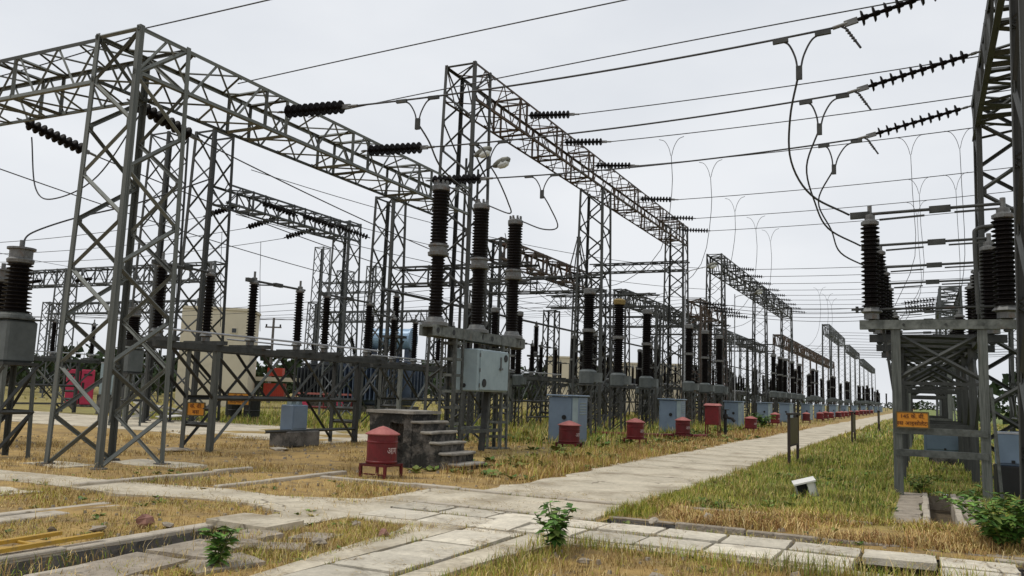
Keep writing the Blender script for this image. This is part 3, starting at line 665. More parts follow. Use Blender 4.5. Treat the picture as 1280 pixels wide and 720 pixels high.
# cabinet on plinth beneath the left bench
pl = tag(MB().bevbox((-15.25, 18.25, .2), (.62, 1.35, .42), .03).build('concrete_plinth', OLDC), 'stained low concrete plinth under the left isolator bench', 'plinth')
kb = thing('control_kiosk', 'small blue grey kiosk box on plinth under left bench', 'cabinet', (-15.2, 18.1, .412))
MB().bevbox((0, 0, .35), (.42, .62, .68), .02).build('body', CABM, kb); MB().bevbox((.215, 0, .35), (.02, .54, .58), .008).build('door', CABM, kb)
b = MB(); b.box((0, -.15, .74), (.16, .16, .1)); b.box((0, .16, .74), (.12, .12, .1)); b.build('vent_cap', CABL, kb)
b = MB(); b.cyl((.05, -.15, .78), (.05, -.15, 2.1), .03, n=6); b.build('conduit', STEELD, kb)
# more benches in the background
for i, (x, y, z, l) in enumerate([(-22.5, 66, 0, 'isolator bench behind the low rusty road gantry'), (-17.6, 24.6, 0, 'isolator bench behind the near breaker'), (-18.8, 36.5, 0, 'isolator bench behind the first blue grey cabinet'),
                               (-18.4, 46.5, 0, 'isolator bench behind the second blue grey cabinet'), (-18, 60, 0, 'isolator bench behind the third cabinet'),
                               (-18, 74, 0, 'isolator bench behind the second tall road gantry'), (-18, 92, 0, 'isolator bench far along the road, nearer'),
                               (-18, 112, 0, 'isolator bench far along the road, farther'), (-36.5, 20, 0, 'isolator bench behind the left edge transformer'), (-26.5, 58, 0, 'isolator bench of the deep row, nearest'), (-26.5, 72, 0, 'isolator bench of the deep row, second'), (-26.5, 88, 0, 'isolator bench of the deep row, third'), (-15.8, 66, 0, 'isolator bench just behind the far bins, nearer'), (-15.8, 98, 0, 'isolator bench just behind the far bins, farther'), (3.6, 27, 0, 'isolator bench right of the disconnector bench, nearer'), (4.4, 40, 0, 'isolator bench right of the disconnector bench, farther')]):
    dup(bl, l, (x, y, z))
# ------------------------------------------------------------------ right disconnector bench
rb = thing('disconnector_bench', 'long grey disconnector bench at right with ribbed insulator pairs', 'disconnector', (.36, 17.3, 0))
YB = [0, 3.5, 6.9, 10.2]
xl, xr = -.78, .72
for k, y in enumerate(YB):
    m_ = STEEL if k == 0 else STEELD
    fr = MB().bx(-1.36, 1.36, y-.08, y+.08, 3.05, 3.22).build('cross_beam', m_, rb)
    b = MB()
    for x in (-1.15, 1.08): b.cyl((x, y, 3.0), (x, y, 3.3), .05, n=8); b.box((x, y, 3.03), (.12, .12, .03))
    b.build('insulator_seat', STEELD, fr)
    for x in (-.6, .1, .7): MB().cyl((x, y-.081, 3.13), (x, y-.095, 3.13), .025, n=8).build('bolt', STEELD, fr)
    for x in (xl, xr):
        member(rb, 'leg', (x, y+.0, 0), (x*1.0, y, 3.05), .16, m_, (math.copysign(1, x), -1, 0))
    if k: MB().bar((xl-.1, y-1, 2.2), (xl-.02, y-1, 3.05), .05).build('brace', STEELD, rb)
    for z in ((1.18, .78) if k == 0 else (1.2,)): MB().bx(xl, xr, y-.06, y+.06, z-.06, z+.06).build('cross_tie', m_, rb)
    MB().bx(xl, xr, y-.03, y+.03, 2.02, 2.08).build('cross_tie', STEELD, rb)
    member(rb, 'brace', (xl, y, 2.1), (xr, y, 3.0), .06, STEELD, (0, -1, 0)); member(rb, 'brace', (xr, y, 2.1), (xl, y, 3.0), .06, STEELD, (0, -1, 0))
    for x in (-1.15, 1.08):
        big = x > 0
        p = post_ins(rb, (x, y, 3.24), 1.35 if not big else 1.6, 1.06); 
    b = MB(); z = 5.28
    b.cyl((-1.15, y, z), (1.08, y, z+.06), .03, n=8); b.bar((-.12, y, z+.02), (.24, y, z+.03), .12, .1); b.bar((-.98, y, z-.12), (-.2, y, z-.08), .035); b.bar((.3, y, z-.05), (1.0, y, z-.03), .035)
    b.bar((-1.5, y, z-.02), (-1.15, y, z-.01), .12, .10); b.build('contact_arm', STEELD, rb)
    b = MB(); b.cyl((-1.5, y-.05, 3.42), (1.35, y-.05, 3.46), .02, n=6); b.box((-1.4, y-.05, 3.42), (.05, .09, .12)); b.build('operating_rod', STEELD, rb)
for x in (xl, xr):
    MB().bx(x-.05, x+.05, .1, 10.2, 2.9, 3.045).build('long_beam', STEELD, rb)
for k in range(6):
    y = .7+k*1.7
    member(rb, 'top_brace', (xl, y, 2.97), (xr, y+.85, 2.97), .07, STEELD, (0, 0, -1)); MB().bx(xl, xr, y+.9, y+.98, 2.93, 3.03).build('cross_tie', STEELD, rb)
for k in range(3):
    for x in (xl, xr):
        y0, y1 = YB[k], YB[k+1]; member(rb, 'side_brace', (x, y0, .8), (x, y1, 2.7), .07, STEELD, (x, 0, 0)); member(rb, 'side_brace', (x, y0, 2.7), (x, y1, 1.2), .07, STEELD, (x, 0, 0))
MB().cyl((xr+.17, -.12, .05), (xr+.06, -.12, 2.0), .028, n=8).build('drain_pipe', STEEL, rb)
MB().tube(catmull([(.62, -.2, 3.3), (.60, -.2, 4.6), (.64, -.2, 4.85), (.9, -.2, 4.9)]), .035, 8).build('bent_pipe', STEELD, rb)
MB().bar((-.95, .1, 3.05), (-.70, .1, 1.15), .05).build('strut', STEELD, rb)
sign('orange notice board with dark lettering on the right disconnector bench', (-.13, 17.14, 1.38), 0, .53, .28, ['145 के. वी.', 'बस आइसोलेटर'], .10, 'orange notice boards')
dup(rb, 'far disconnector bench on the right behind the near one', (.35, 36, 0), group='far right benches')
# right-hand cabinets
def kiosk(label, loc, w, d, h, m, base=None, rz=0., grp=None):
    o = thing('control_cabinet', label, 'cabinet', loc, rz, grp)
    MB().bevbox((0, 0, h/2), (w, d, h), .02).build('body', m, o); MB().bevbox((0, -d/2-.012, h/2), (w*.86, .03, h*.86), .01).build('door', m, o)
    b = MB(); b.bx(w*.43, w*.5, -d/2-.03, -d/2, .02, h-.02); b.bx(-w*.5, w*.5, -d/2-.03, -d/2, h-.04, h); b.build('edge_trim', GALV, o)
    MB().box((w*.05, -d/2-.03, .08), (.06, .03, .06)).build('handle', BLACK, o); return o
tag(MB().bx(1.28, 1.86, 18.6, 19.4, -.1, .56).build('black_plinth', BLACK), 'black plinth box beneath the right edge cabinet', 'plinth')
kiosk('dark blue cabinet on black plinth at right edge', (1.55, 19.05, .562), .5, .45, .64, CABM)
kiosk('wide blue cabinet under the right disconnector bench', (.58, 28, .36), 1.0, .5, .82, CABM)
tag(MB().bx(.2, .95, 27.8, 28.3, -.1, .355).build('cabinet_plinth', OLDC), 'concrete plinth under the wide blue cabinet', 'plinth')

# ------------------------------------------------------------------ road-side cabinets
cab = thing('marshalling_cabinet', 'first and nearest tall blue grey cabinet beside the road', 'cabinet', (-10.8, 26.9, 0), group='blue grey cabinets along the road')
MB().bevbox((0, 0, .78), (1.06, .9, 1.56), .02).build('body', CABM, cab)
b = MB(); b.bevbox((0, -.02, 1.60), (1.2, 1.04, .06), .02); b.build('roof', CABM, cab)
dr = MB().bevbox((-.1, -.46, .82), (.8, .03, 1.4), .01).build('door', CABM, cab)
b = MB(); b.cyl((.05, -.475, .88), (.05, -.50, .88), .08, n=14); b.box((.05, -.505, .88), (.03, .02, .1)); b.build('handle', BLACK, dr)
b = MB()
for k in range(5): b.box((.535, .0, 1.0+k*.09), (.02, .6, .035), mtx=Matrix.Rotation(.5, 3, 'Y'))
b.build('louvre', CABL, cab)
MB().bx(.34, .535, -.462, -.45, .05, 1.54).build('side_panel', CABL, cab)
MB().bx(-.6, .6, -.52, .52, -.1, .04).build('plinth', OLDC, cab)
for z in (.3, .82, 1.34): MB().cyl((-.5, -.46, z-.05), (-.5, -.46, z+.05), .02, n=6).build('hinge', CAPM, cab)
MB().cyl((.15, -.52, .0), (.15, -.52, .32), .03, n=8).build('conduit', GALV, cab)
for i, (x, y, l) in enumerate([(-10.75, 40.2, 'second'), (-10.5, 54, 'third'), (-11.2, 70, 'fourth'), (-10.3, 75.5, 'fifth'), (-10.5, 92, 'sixth'), (-10.5, 104, 'seventh'), (-10.5, 122, 'eighth'), (-10.5, 140, 'ninth'), (-10.5, 163, 'tenth'), (-10.5, 190, 'eleventh'), (-10.3, 214, 'twelfth'), (-10.3, 240, 'thirteenth'), (-10.3, 268, 'fourteenth')]):
    dup(cab, f'{l} blue grey cabinet beside the road, counted from the nearest', (x, y, 0))

# ------------------------------------------------------------------ red fire bins
def oct_ring(r, z): return [(r*math.cos(math.pi/8+k*math.pi/4), r*math.sin(math.pi/8+k*math.pi/4), z) for k in range(8)]
tk = thing('fire_bin', 'nearest red fire bin on four legs with white lettering', 'bin', (-9.08, 13.35, 0), group='red fire bins along the road')
MB().lathe([(.355, 0), (.365, .02), (.365, .04), (.352, .05), (.352, .37), (.366, .38), (.366, .40), (.352, .41), (.352, .52)], 28, (0, 0, .235)).build('body', RED, tk)
MB().lathe([(.40, 0), (.405, .018), (.25, .085), (.09, .14), (.0, .16)], 28, (0, 0, .758)).build('lid', REDL, tk)
b = MB(); 
for a in (-1, 1): b.bx(-.37, .37, a*.33-.03, a*.33+.03, .185, .23); b.bx(a*.33-.03, a*.33+.03, -.3, .3, .187, .228)
b.bx(-.34, .34, -.345, -.315, .03, .055); b.build('stand', RED, tk)
for a in (-1, 1):
    for d in (-1, 1): MB().bx(a*.335-.03, a*.335+.03, d*.335-.03, d*.335+.03, -.06, .19).build('leg', RED, tk)
tl_ = text('आग', .175, (0, 0, 0), (math.pi/2, 0, 0), WHT, tk)   # curved on to the drum below
me = tl_.data
import bmesh
bm_ = bmesh.new(); bm_.from_mesh(me); bmesh.ops.subdivide_edges(bm_, edges=bm_.edges[:], cuts=1); bm_.to_mesh(me); bm_.free()
for v in me.vertices:
    a = math.radians(-14)+v.co.x/.352; rr = .355+max(0, v.co.z)
    v.co = Vector((rr*math.sin(a+math.radians(90)) if False else rr*math.cos(a), rr*math.sin(a), .47+v.co.y))
tl_.rotation_euler = (0, 0, 0); me.update()
tk.scale = (.8, .8, 1)
for i, (x, y) in enumerate([(-9.5, 23.8), (-8.95, 28.6), (-8.75, 34.4), (-8.3, 47.3), (-9.2, 62), (-8.7, 75.8), (-8.7, 86.7), (-8.7, 92), (-8.7, 98), (-8.7, 107), (-8.7, 112), (-8.7, 118.5), (-8.7, 128), (-8.7, 140), (-8.7, 151), (-8.7, 160), (-8.7, 170), (-8.7, 184)]):
    dup(tk, f'{ORD[i+1]} red fire bin along the road, counted from the nearest', (x, y, 0), random.uniform(-.3, .3)).scale = (random.uniform(.84, .98),)*2+(random.uniform(.92, 1.06),)
# taller square bin with hydrant
sb = thing('hose_box', 'tall square red hose box on long thin legs', 'box', (-8.45, 38.6, 0))
MB().bevbox((0, 0, .95), (.62, .5, .85), .02).build('body', RED, sb)
b = MB(); b.add([(-.37, -.32, 1.38), (.37, -.32, 1.38), (.37, .32, 1.38), (-.37, .32, 1.38), (-.33, 0, 1.48), (.33, 0, 1.48)], [(0, 3, 2, 1), (0, 1, 5, 4), (2, 3, 4, 5), (1, 2, 5), (3, 0, 4)]); b.build('roof', REDL, sb)
for a in (-1, 1):
    for d in (-1, 1): MB().bx(a*.28-.025, a*.28+.025, d*.22-.025, d*.22+.025, -.05, .55).build('leg', RED, sb)
hy = thing('hydrant', 'black hydrant standpipe beside the square red hose box', 'hydrant', (-7.95, 38.9, 0))
MB().lathe([(.12, 0), (.12, .05), (.07, .08), (.07, .8), (.11, .84), (.11, 1.0), (.05, 1.06), (.05, 1.2)], 10).build('riser', BLACK, hy)
b = MB(); b.cyl((-.05, 0, .9), (.35, 0, .82), .06, n=8); b.cyl((.3, 0, .83), (.42, 0, .70), .07, n=8); b.build('outlet', BLACK, hy)
b = MB(); b.lathe([(.16, 0), (.18, .02), (.16, .04)], 12, (0, 0, 1.2)); b.build('hand_wheel', BLACK, hy)
fp = thing('fire_pipe', 'long dark red water pipe lying behind the fire bins', 'pipe', (-10.2, 33.6, 0))
MB().tube([(-2.2, -.4, .12), (0, 0, .12), (1.2, 1.4, .12), (2.1, 2.2, .12)], .07, 8).build('pipe', RED, fp)
b = MB(); 
for p in ((-1.5, -.3), (.3, .35), (1.7, 1.85)): b.box((p[0], p[1], .03), (.2, .2, .1))
b.build('support', OLDC, fp)

# ------------------------------------------------------------------ roadside notice frames seen edge-on
def notice(label, loc, dy, h, p0, w=.05):
    o = thing('notice_frame', label, 'sign', loc, group='dark notice frames right of the road')
    for s in (0, 1):
        ps = MB().bx(-.035, .035, s*dy-.04, s*dy+.04, -.1, h).build('post', POST, o); MB().bx(-.1, .12, s*dy-.1, s*dy+.1, 0, .03).build('foot', OLDC, ps)
    MB().bx(-.025, .025, .05, dy-.05, p0, h-.08).build('panel', BRWN, o)
    b = MB(); b.bx(-.06, .06, -.08, dy+.08, h, h+.05); b.bx(-.03, .04, .05, dy-.05, p0-.04, p0); b.build('rail', POST, o); return o
n1 = notice('nearest dark notice frame with brown board right of the road', (-3.1, 23.2, 0), 1.75, 1.3, .52)
dup(n1, 'second dark notice frame further along the road', (-2.62, 38.8, 0)); dup(n1, 'third dark notice frame, small and far, near the right bench', (-2.4, 58.5, 0))

# ------------------------------------------------------------------ concrete stairs
def roughen(o, cuts, amp, s=4.):
    bm_ = bmesh.new(); bm_.from_mesh(o.data); bmesh.ops.subdivide_edges(bm_, edges=bm_.edges[:], cuts=cuts, use_grid_fill=True)
    for v in bm_.verts:
        q = mnoise.noise_vector(v.co*s)*amp+mnoise.noise_vector(v.co*s*3.1)*amp*.5; v.co += q
    bm_.to_mesh(o.data); bm_.free(); o.data.update(); return o
stp = thing('concrete_stairs', 'dark stained concrete steps rising left to a small platform', 'stairs', (-9.62, 15.2, 0))
b = MB()
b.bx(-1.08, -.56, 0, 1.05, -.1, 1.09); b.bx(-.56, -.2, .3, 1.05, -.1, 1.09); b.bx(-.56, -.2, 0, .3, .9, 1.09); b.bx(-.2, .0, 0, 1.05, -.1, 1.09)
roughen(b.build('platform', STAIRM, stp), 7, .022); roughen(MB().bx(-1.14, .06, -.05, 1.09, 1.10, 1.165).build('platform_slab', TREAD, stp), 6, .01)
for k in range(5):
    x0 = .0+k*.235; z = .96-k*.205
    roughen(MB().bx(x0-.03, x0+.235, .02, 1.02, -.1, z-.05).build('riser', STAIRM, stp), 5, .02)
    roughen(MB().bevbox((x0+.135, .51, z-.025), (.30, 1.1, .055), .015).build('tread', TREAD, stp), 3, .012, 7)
# ------------------------------------------------------------------ street lamps
def lamp(label, loc, h, arm=.75, face=1, m=STEELD):
    o = thing('street_lamp', label, 'lamp', loc, group='street lamps among the gantries')
    MB().cyl((0, 0, 0), (0, 0, h), .055, .04, 8).build('pole', m, o)
    MB().tube(catmull([(0, 0, h-.5), (face*.12, 0, h-.2), (face*arm*.6, 0, h-.02), (face*arm, 0, h+.08)]), .03, 6).build('arm', m, o)
    hd = MB().lathe([(.04, 0), (.09, .08), (.14, .25), (.15, .45), (.10, .62), (.03, .68)], 10, (face*arm, 0, h+.05), (face, 0, .35)).build('lamp_head', LAMPB, o)
    MB().lathe([(.02, 0), (.12, .1), (.15, .24), (.12, .4), (.03, .48)], 10, (face*(arm+.15), 0, h+.03), (face, 0, .33)).build('lamp_glass', LAMPG, hd); return o
l1 = lamp('street lamp pole beside the breaker, dull brown head', (-13.55, 24.0, 0), 9.4, .3)
lamp('street lamp with pale glass head beside the breaker', (-13.3, 24.4, 0), 9.1, .55)
lamp('far street lamp behind the low rusty gantry, nearer', (-12.8, 50.6, 0), 9.6, 1.3, m=GALV); lamp('far street lamp behind the second tall gantry, farther', (-12.8, 66, 0), 9.9, 1.5, m=GALV)

# ------------------------------------------------------------------ transformers, buildings, background
def transformer(label, loc, m, cons=True, rz=0.):
    o = thing('power_transformer', label, 'transformer', loc, rz, 'power transformers')
    MB().bevbox((0, 0, 1.9), (4.2, 2.4, 2.6), .08).build('tank', m, o)
    MB().bx(-2.3, 2.3, -1.4, 1.4, -.1, .55).build('plinth', OLDC, o)
    MB().bx(-2.25, 2.25, -1.3, 1.3, 3.2, 3.34).build('tank_lid', m, o)
    FN = MB().bx(-.04, .04, -.35, .35, .0, 2.1).mesh('radiator_fin', m)
    for s in (-1, 1):
        for k in range(14): obj('radiator_fin', FN, o, (-2.0+k*.3, s*1.62, .9))
    for s in (-1, 1):
        for z in (.95, 2.9): MB().cyl((-2.1, s*1.62, z), (2.1, s*1.62, z), .07, n=8).build('header_pipe', m, o)
    for k in range(5): MB().bx(2.1, 2.75, -1+k*.5-.1, -1+k*.5+.1, .9, 3.0).build('radiator', m, o)
    if cons:
        cv = MB().lathe([(.05, 0), (.6, .05), (.67, .12), (.67, 2.9), (.74, 2.9), (.74, 3.0), (.05, 3.05)], 24, (-.7, 0, 4.85), (1, 0, 0)).build('conservator', TRANL if m is TRAN else m, o, False)
        b = MB()
        for x in (-.5, 2.0): b.bx(x-.15, x+.15, -.3, .3, 3.34, 4.2)
        b.cyl((1.2, .2, 3.3), (1.2, .2, 4.3), .12, n=8); b.build('support', m, cv)
    for k, x in enumerate((-1.5, -.5, .5)):
        p = MB().lathe([(.2, 0), (.2, .2), (.12, .3)], 10, (x, -.5, 3.34)).build('bushing', m, o); MB().lathe(ribs(0, 1.3, 12, .17, .1, .8), 10, (x, -.5, 3.6), ((k-1)*.18, -.2, 1)).build('porcelain', PORC, p)
    return o
transformer('blue transformer with drum shaped conservator tank on top', (-31.5, 45.5, 0), TRAN, rz=.15)
transformer('dark grey transformer left of the blue one', (-39.6, 51.5, 0), TRAD, False, rz=.1)
def building(label, loc, w, d, h, rz, openings, cat='building'):
    o = thing('white_building', label, cat, loc, rz, None)
    MB().bx(-w/2, w/2, -d/2, d/2, -.2, h).build('wall', WALL, o)
    b = MB(); b.bx(-w/2-.08, w/2+.08, -d/2-.08, d/2+.08, h+.003, h+.18); b.build('parapet', WALL, o)
    for (x, z, ww, hh) in openings:
        fr = MB().bx(x-ww/2-.06, x+ww/2+.06, -d/2-.05, -d/2-.003, z-hh/2-.06, z+hh/2+.06).build('window_frame', WALL, o); MB().bx(x-ww/2, x+ww/2, -d/2-.06, -d/2-.052, z-hh/2, z+hh/2).build('pane', WALLB, fr)
    return o
building('plain cream building behind the left isolator bench', (-45.1, 45.2, 0), 4.7, 4, 6.7, .62, [(1.2, 5.3, .3, .3)])
building('narrow cream building behind the first cabinet', (-35.2, 86, 0), 3.4, 5, 5.6, .3, [(.3, 2.6, .4, .25), (.9, 2.6, .4, .25)])
building('wide cream building behind the stacked insulators', (-30.5, 100, 0), 9, 7, 5.6, .3, [(-3.0, 1.6, 1.0, 1.8), (-1.0, 3.4, 1.4, 1.0), (1.6, 3.4, 1.4, 1.0)])
# red kiosk and red shed
k = thing('pump_kiosk', 'magenta red twin panel kiosk seen through the corner tower', 'kiosk', (-44.2, 33.6, 0), .9); k.scale = (.62, .7, .92)
for s in (-1, 1): MB().bevbox((s*.62, 0, 1.22), (1.12, .8, 2.2), .04).build('panel', REDM, k)
MB().bx(-1.2, 1.2, -.45, .45, -.1, .12).build('plinth', OLDC, k); MB().bx(-.06, .06, -.3, .3, .15, 2.25).build('divider', BLACK, k)
b = MB(); b.box((-.62, -.42, 2.0), (.7, .03, .12)); b.box((.62, -.42, 2.0), (.7, .03, .12)); b.build('vent', BLACK, k)
MB().bx(.15, .35, -.44, -.405, 1.1, 1.5).build('gauge', BLACK, k)
k = thing('fire_shed', 'orange red sheet metal shed behind the left isolator bench', 'shed', (-43.3, 49.2, 0), .55)
b = MB()
for i in range(10): b.bx(-.75+i*.15, -.606+i*.15, -.5, .5, .75 if i % 2 else .752, 1.75)
b.build('lower_panel', REDO, k); MB().bx(-.55, .55, -.5, .5, 2.3, 2.9).build('upper_tank', REDO, k)
b = MB(); b.bx(-1.4, 2.0, -.7, .7, 1.9, 2.2); b.build('deck', WALL, k)
b = MB()
for a in (-1.3, 1.9):
    for d in (-.6, .6): b.bx(a-.06, a+.06, d-.06, d+.06, -.1, 1.9)
b.build('leg', STEELD, k)
k = thing('fire_water_manifold', 'dark red valve and pipe rack before the dark transformer', 'pipe', (-33.6, 43.0, 0), .35)
b = MB()
for z in (.35, .8): b.cyl((-2.2, 0, z), (2.2, 0, z), .06, n=8)
for x in (-2.0, -.2, 1.6): b.cyl((x, 0, -.1), (x, 0, 1.1), .05, n=8)
b.build('pipe', RED, k); MB().bx(-1.9, 2.1, -.05, .05, 1.12, 1.24).build('guard_rail', REDL, k)
for x in (-1.3, .9): MB().lathe([(.2, 0), (.23, .04), (.2, .08)], 12, (x, -.12, .6), (0, -1, 0)).build('hand_wheel', REDM, k)
for i, (x, y, l) in enumerate(((-28.2, 29.4, 'black oil drum at the left of the pair behind the notice'), (-27.4, 29.7, 'black oil drum at the right of the pair behind the notice'))):
    k = thing('oil_drum', l, 'drum', (x, y, 0), group='black oil drums')
    MB().lathe([(.36, 0), (.38, .03), (.36, .05), (.36, .4), (.38, .43), (.36, .46), (.36, .95), (.38, .98), (.36, 1.02)], 18).build('body', BLACK, k); MB().lathe([(.3, 0), (.3, .02), (.05, .025)], 14, (0, 0, 1.0)).build('lid', RED, k)
def pole(label, loc, h):
    o = thing('utility_pole', label, 'pole', loc, .4, 'utility poles')
    MB().cyl((0, 0, -.2), (0, 0, h), .17, .11, 8).build('shaft', WOOD, o)
    ca = MB().bx(-.75, .75, -.06, .06, h-.95, h-.82).build('cross_arm', WOOD, o); b = MB()
    for x in (-.65, .65): b.lathe([(.05, 0), (.1, .05), (.05, .1), (.1, .15), (.04, .22)], 8, (x, 0, h-.82))
    b.build('pin_insulator', PORC, ca); return o
pole('utility pole with cross arm behind the left bench', (-53.5, 60, 0), 7.8); pole('utility pole at far left behind the red kiosk', (-62, 50, 0), 7.6)
kiosk('pale grey green cabinet behind the corner tower', (-34.4, 27.7, .9), .75, .5, 1.5, CABL, rz=.6)
tag(MB().bx(-34.8, -34.0, 27.4, 28.0, -.1, .895).build('cabinet_plinth', OLDC), 'rough plinth under the pale grey green cabinet', 'plinth')
k = thing('rubble_heap', 'white broken sheets and rubble behind the corner tower', 'rubble', (-28.6, 25.5, 0))
for i in range(9):
    MB().box((random.uniform(-1.6, 1.2), random.uniform(-.6, .9), .15+.05*i), (random.uniform(.5, 1.1), random.uniform(.4, .8), .04), mtx=Matrix.Rotation(random.uniform(-.5, .5), 3, 'X') @ Matrix.Rotation(random.uniform(0, 3), 3, 'Z')).build('sheet', WHITEP, k)

# ------------------------------------------------------------------ ground and paving
def lines(lo, hi, must, near_lo, near_hi, fine, coarse):
    s = set(must); x = lo
    while x < hi: s.add(round(x, 3)); x += fine if near_lo <= x <= near_hi else coarse
    s.add(hi); L_ = sorted(s); out = [L_[0]]
    for v in L_[1:]:
        if v-out[-1] > .03 or v in must:
            if v-out[-1] <= .03 and out[-1] not in must: out.pop()
            out.append(v)
    return out
HOLES = [(-7.18, -6.5, 3.0, 7.62), (-9.66, -9.46, 3.0, 6.9), (.10, .46, 13.05, 18.2), (-6.5, 3.2, 9.02, 10.40), (-4.86, -4.06, 3.0, 8.99), (-3.78, -1.1, 10.52, 11.0)]
mx_ = sorted({v for h in HOLES for v in h[:2]}); my_ = sorted({v for h in HOLES for v in h[2:]})
XS = lines(-22, 6, mx_, -22, 6, .4, 5); YS = lines(2, 34, my_, 2, 34, .4, 6)
XS = [-900, -400, -200, -120, -80, -60, -45, -36, -30, -26]+XS+[9, 14, 22, 40, 80, 200, 600]; YS = [-60, -20, -5]+YS+[37, 41, 46, 52, 60, 72, 90, 115, 150, 200, 300, 500, 900, 1800]
nx, ny = len(XS), len(YS)
def bumpz(x, y):
    return .02+.018*math.sin(x*1.9+y*.7)+.014*math.sin(x*.8-y*2.3)+.012*math.sin(x*3.7+1)*math.sin(y*3.1)-.03 if -22 < x < 6 and 2 < y < 34 else -.02
mustx, musty = set(mx_), set(my_)
gv = [(x, y, -.012 if (x in mustx and y in musty) else min(bumpz(x, y), .004)) for y in YS for x in XS]
gf = []
for j in range(ny-1):
    for i in range(nx-1):
        cx, cy = (XS[i]+XS[i+1])/2, (YS[j]+YS[j+1])/2
        if any(h[0] < cx < h[1] and h[2] < cy < h[3] for h in HOLES): continue
        gf.append((j*nx+i, j*nx+i+1, j*nx+nx+i+1, j*nx+nx+i))
gm = MB(); gm.v = gv; gm.f = gf; gm.m = [0]*len(gf)
go = gm.build('ground', GROUND, None, True, 'structure')
def greenness(x, y):
    a = 1/(1+np.exp(-(x+3.4)*3))*1/(1+np.exp(-(y-13.0)*2.2))          # verge right of the road
    b = np.exp(-((x+27)/8)**2-((y-34)/8)**2)*1.2                        # patch by the transformers
    c = .45/(1+np.exp((x+12.5)*1.2))*1/(1+np.exp(-(y-26)*.5))             # under the equipment rows
    d = .3*np.exp(-((x+9.5)/1.6)**2)*1/(1+np.exp(-(y-20)*.6))
    return np.clip(a+b+c+d, 0, 1)
X = np.array([v[0] for v in gv]); Y = np.array([v[1] for v in gv]); gr = greenness(X, Y)
tint = np.ones((len(gv), 4)); tint[:, 0] = 1.05-.62*gr; tint[:, 1] = 1.0-.12*gr; tint[:, 2] = .95-.45*gr
ca_ = go.data.color_attributes.new('tint', 'FLOAT_COLOR', 'POINT'); ca_.data.foreach_set('color', tint.ravel())
# trenches: walls and floors
def trench(nm, x0, x1, y0, y1, dep, wall=None):
    b = MB()
    b.add([(x0, y0, -dep), (x1, y0, -dep), (x1, y1, -dep), (x0, y1, -dep)], [(0, 1, 2, 3)])
    fl = b.build(nm, DIRT, None, kind='structure')
    b = MB(); t = .1
    b.bx(x0-t, x0, y0-t, y1+t, -dep, -.02); b.bx(x1, x1+t, y0-t, y1+t, -dep, -.02); b.bx(x0, x1, y0-t, y0, -dep, -.02); b.bx(x0, x1, y1, y1+t, -dep, -.02)
    b.build('trench_wall', wall or OLDC, fl); return fl
tr = [trench('cable_trench', *h, d_, w_) for h, d_, w_ in zip(HOLES, (.13, .16, .3, .45, .45, .12), (OLDC, OLDC, RUBB, OLDC, OLDC, OLDC))]
def jitter_rect(x0, x1, y0, y1, j=.05, step=.35, open_=()):
    P = []
    def side(a, b, nm):
        n = max(1, int((Vector(b)-Vector(a)).length/step)); jj = 0 if nm in open_ else j
        for k in range(n):
            p = Vector(a).lerp(Vector(b), k/n); P.append((p.x+random.uniform(-jj, jj), p.y+random.uniform(-jj, jj)))
    side((x0, y0), (x1, y0), 'b'); side((x1, y0), (x1, y1), 'r'); side((x1, y1), (x0, y1), 't'); side((x0, y1), (x0, y0), 'l'); return P
def sheet(name, P, z, th, m, parent=None, kind='structure'):
    n = len(P); b = MB(); b.add([(x, y, z) for x, y in P]+[(x, y, z-th) for x, y in P], [tuple(range(n))]+[(i, i+n, (i+1) % n+n, (i+1) % n) for i in range(n)])
    return b.build(name, m, parent, kind=kind)
rd = obj('road', None, None, kind='structure')
ry = [12.33, 17.2, 21.6, 26.2, 30.9, 35.6, 40.4, 45.2, 50, 55, 60, 66, 72, 78, 85, 92, 100, 120, 160, 220, 330]
ex = lambda y: -6.55+.12*math.sin(y*.5)+(.09*math.sin(y*4.1)+.05*math.sin(y*9.7) if y < 60 else 0)
fx = lambda y: -3.75+.10*math.sin(y*.7+1)+(.08*math.sin(y*3.7)+.05*math.sin(y*8.3+1) if y < 60 else 0)
for ya, yb in zip(ry[:-1], ry[1:]):
    t_ = np.linspace(ya+.005, yb-.005, 14); sheet('road_panel', [(ex(y), y) for y in t_][::-1]+[(fx(y), y) for y in t_], (.016+random.uniform(-.003, .003)), .08, CONC, rd, None)
sheet('apron', jitter_rect(-7.25, -3.85, 10.46, 12.18, .05, .4), .018, .08, CONC)
sheet('path', [(-40, 8.2), (-13, 8.5), (-11.3, 8.6), (-10.2, 8.5), (-9.2, 8.85), (-8.2, 8.95), (-7.3, 8.6), (-7.2, 7.7), (-6.45, 7.65), (-6.45, 8.99), (-6.5, 10.42), (-7.2, 10.4), (-8.4, 9.8), (-9.5, 9.95), (-10.6, 9.7), (-12, 9.55), (-14, 9.4), (-40, 9.3)], .014, .08, CONC)
sheet('path', jitter_rect(-30, -11.2, 7.35, 8.0, .09), .010, .08, CONC)
sheet('path', jitter_rect(-6.45, -4.99, 8.72, 9.0, .01), .020, .3, CONC)
sheet('path', [(-5.0, 4), (-4.86, 4), (-4.86, 9.0), (-6.3, 9.0), (-6.2, 8.75), (-5.5, 8.72), (-5.35, 8.2), (-5.22, 7), (-5.05, 5.5)], .021, .3, CONC)
sheet('path', [(-4.06, 4), (-3.85, 4), (-3.8, 6), (-3.72, 7.6), (-3.55, 8.6), (-2.9, 8.82), (3.2, 8.86), (3.2, 9.02), (-4.06, 9.02)], .019, .3, CONC)
sheet('path', jitter_rect(-60, -15.5, 19.6, 26.5, .4, 1.5), -.002, .06, CONC)   # pale strip behind the left bench, half buried
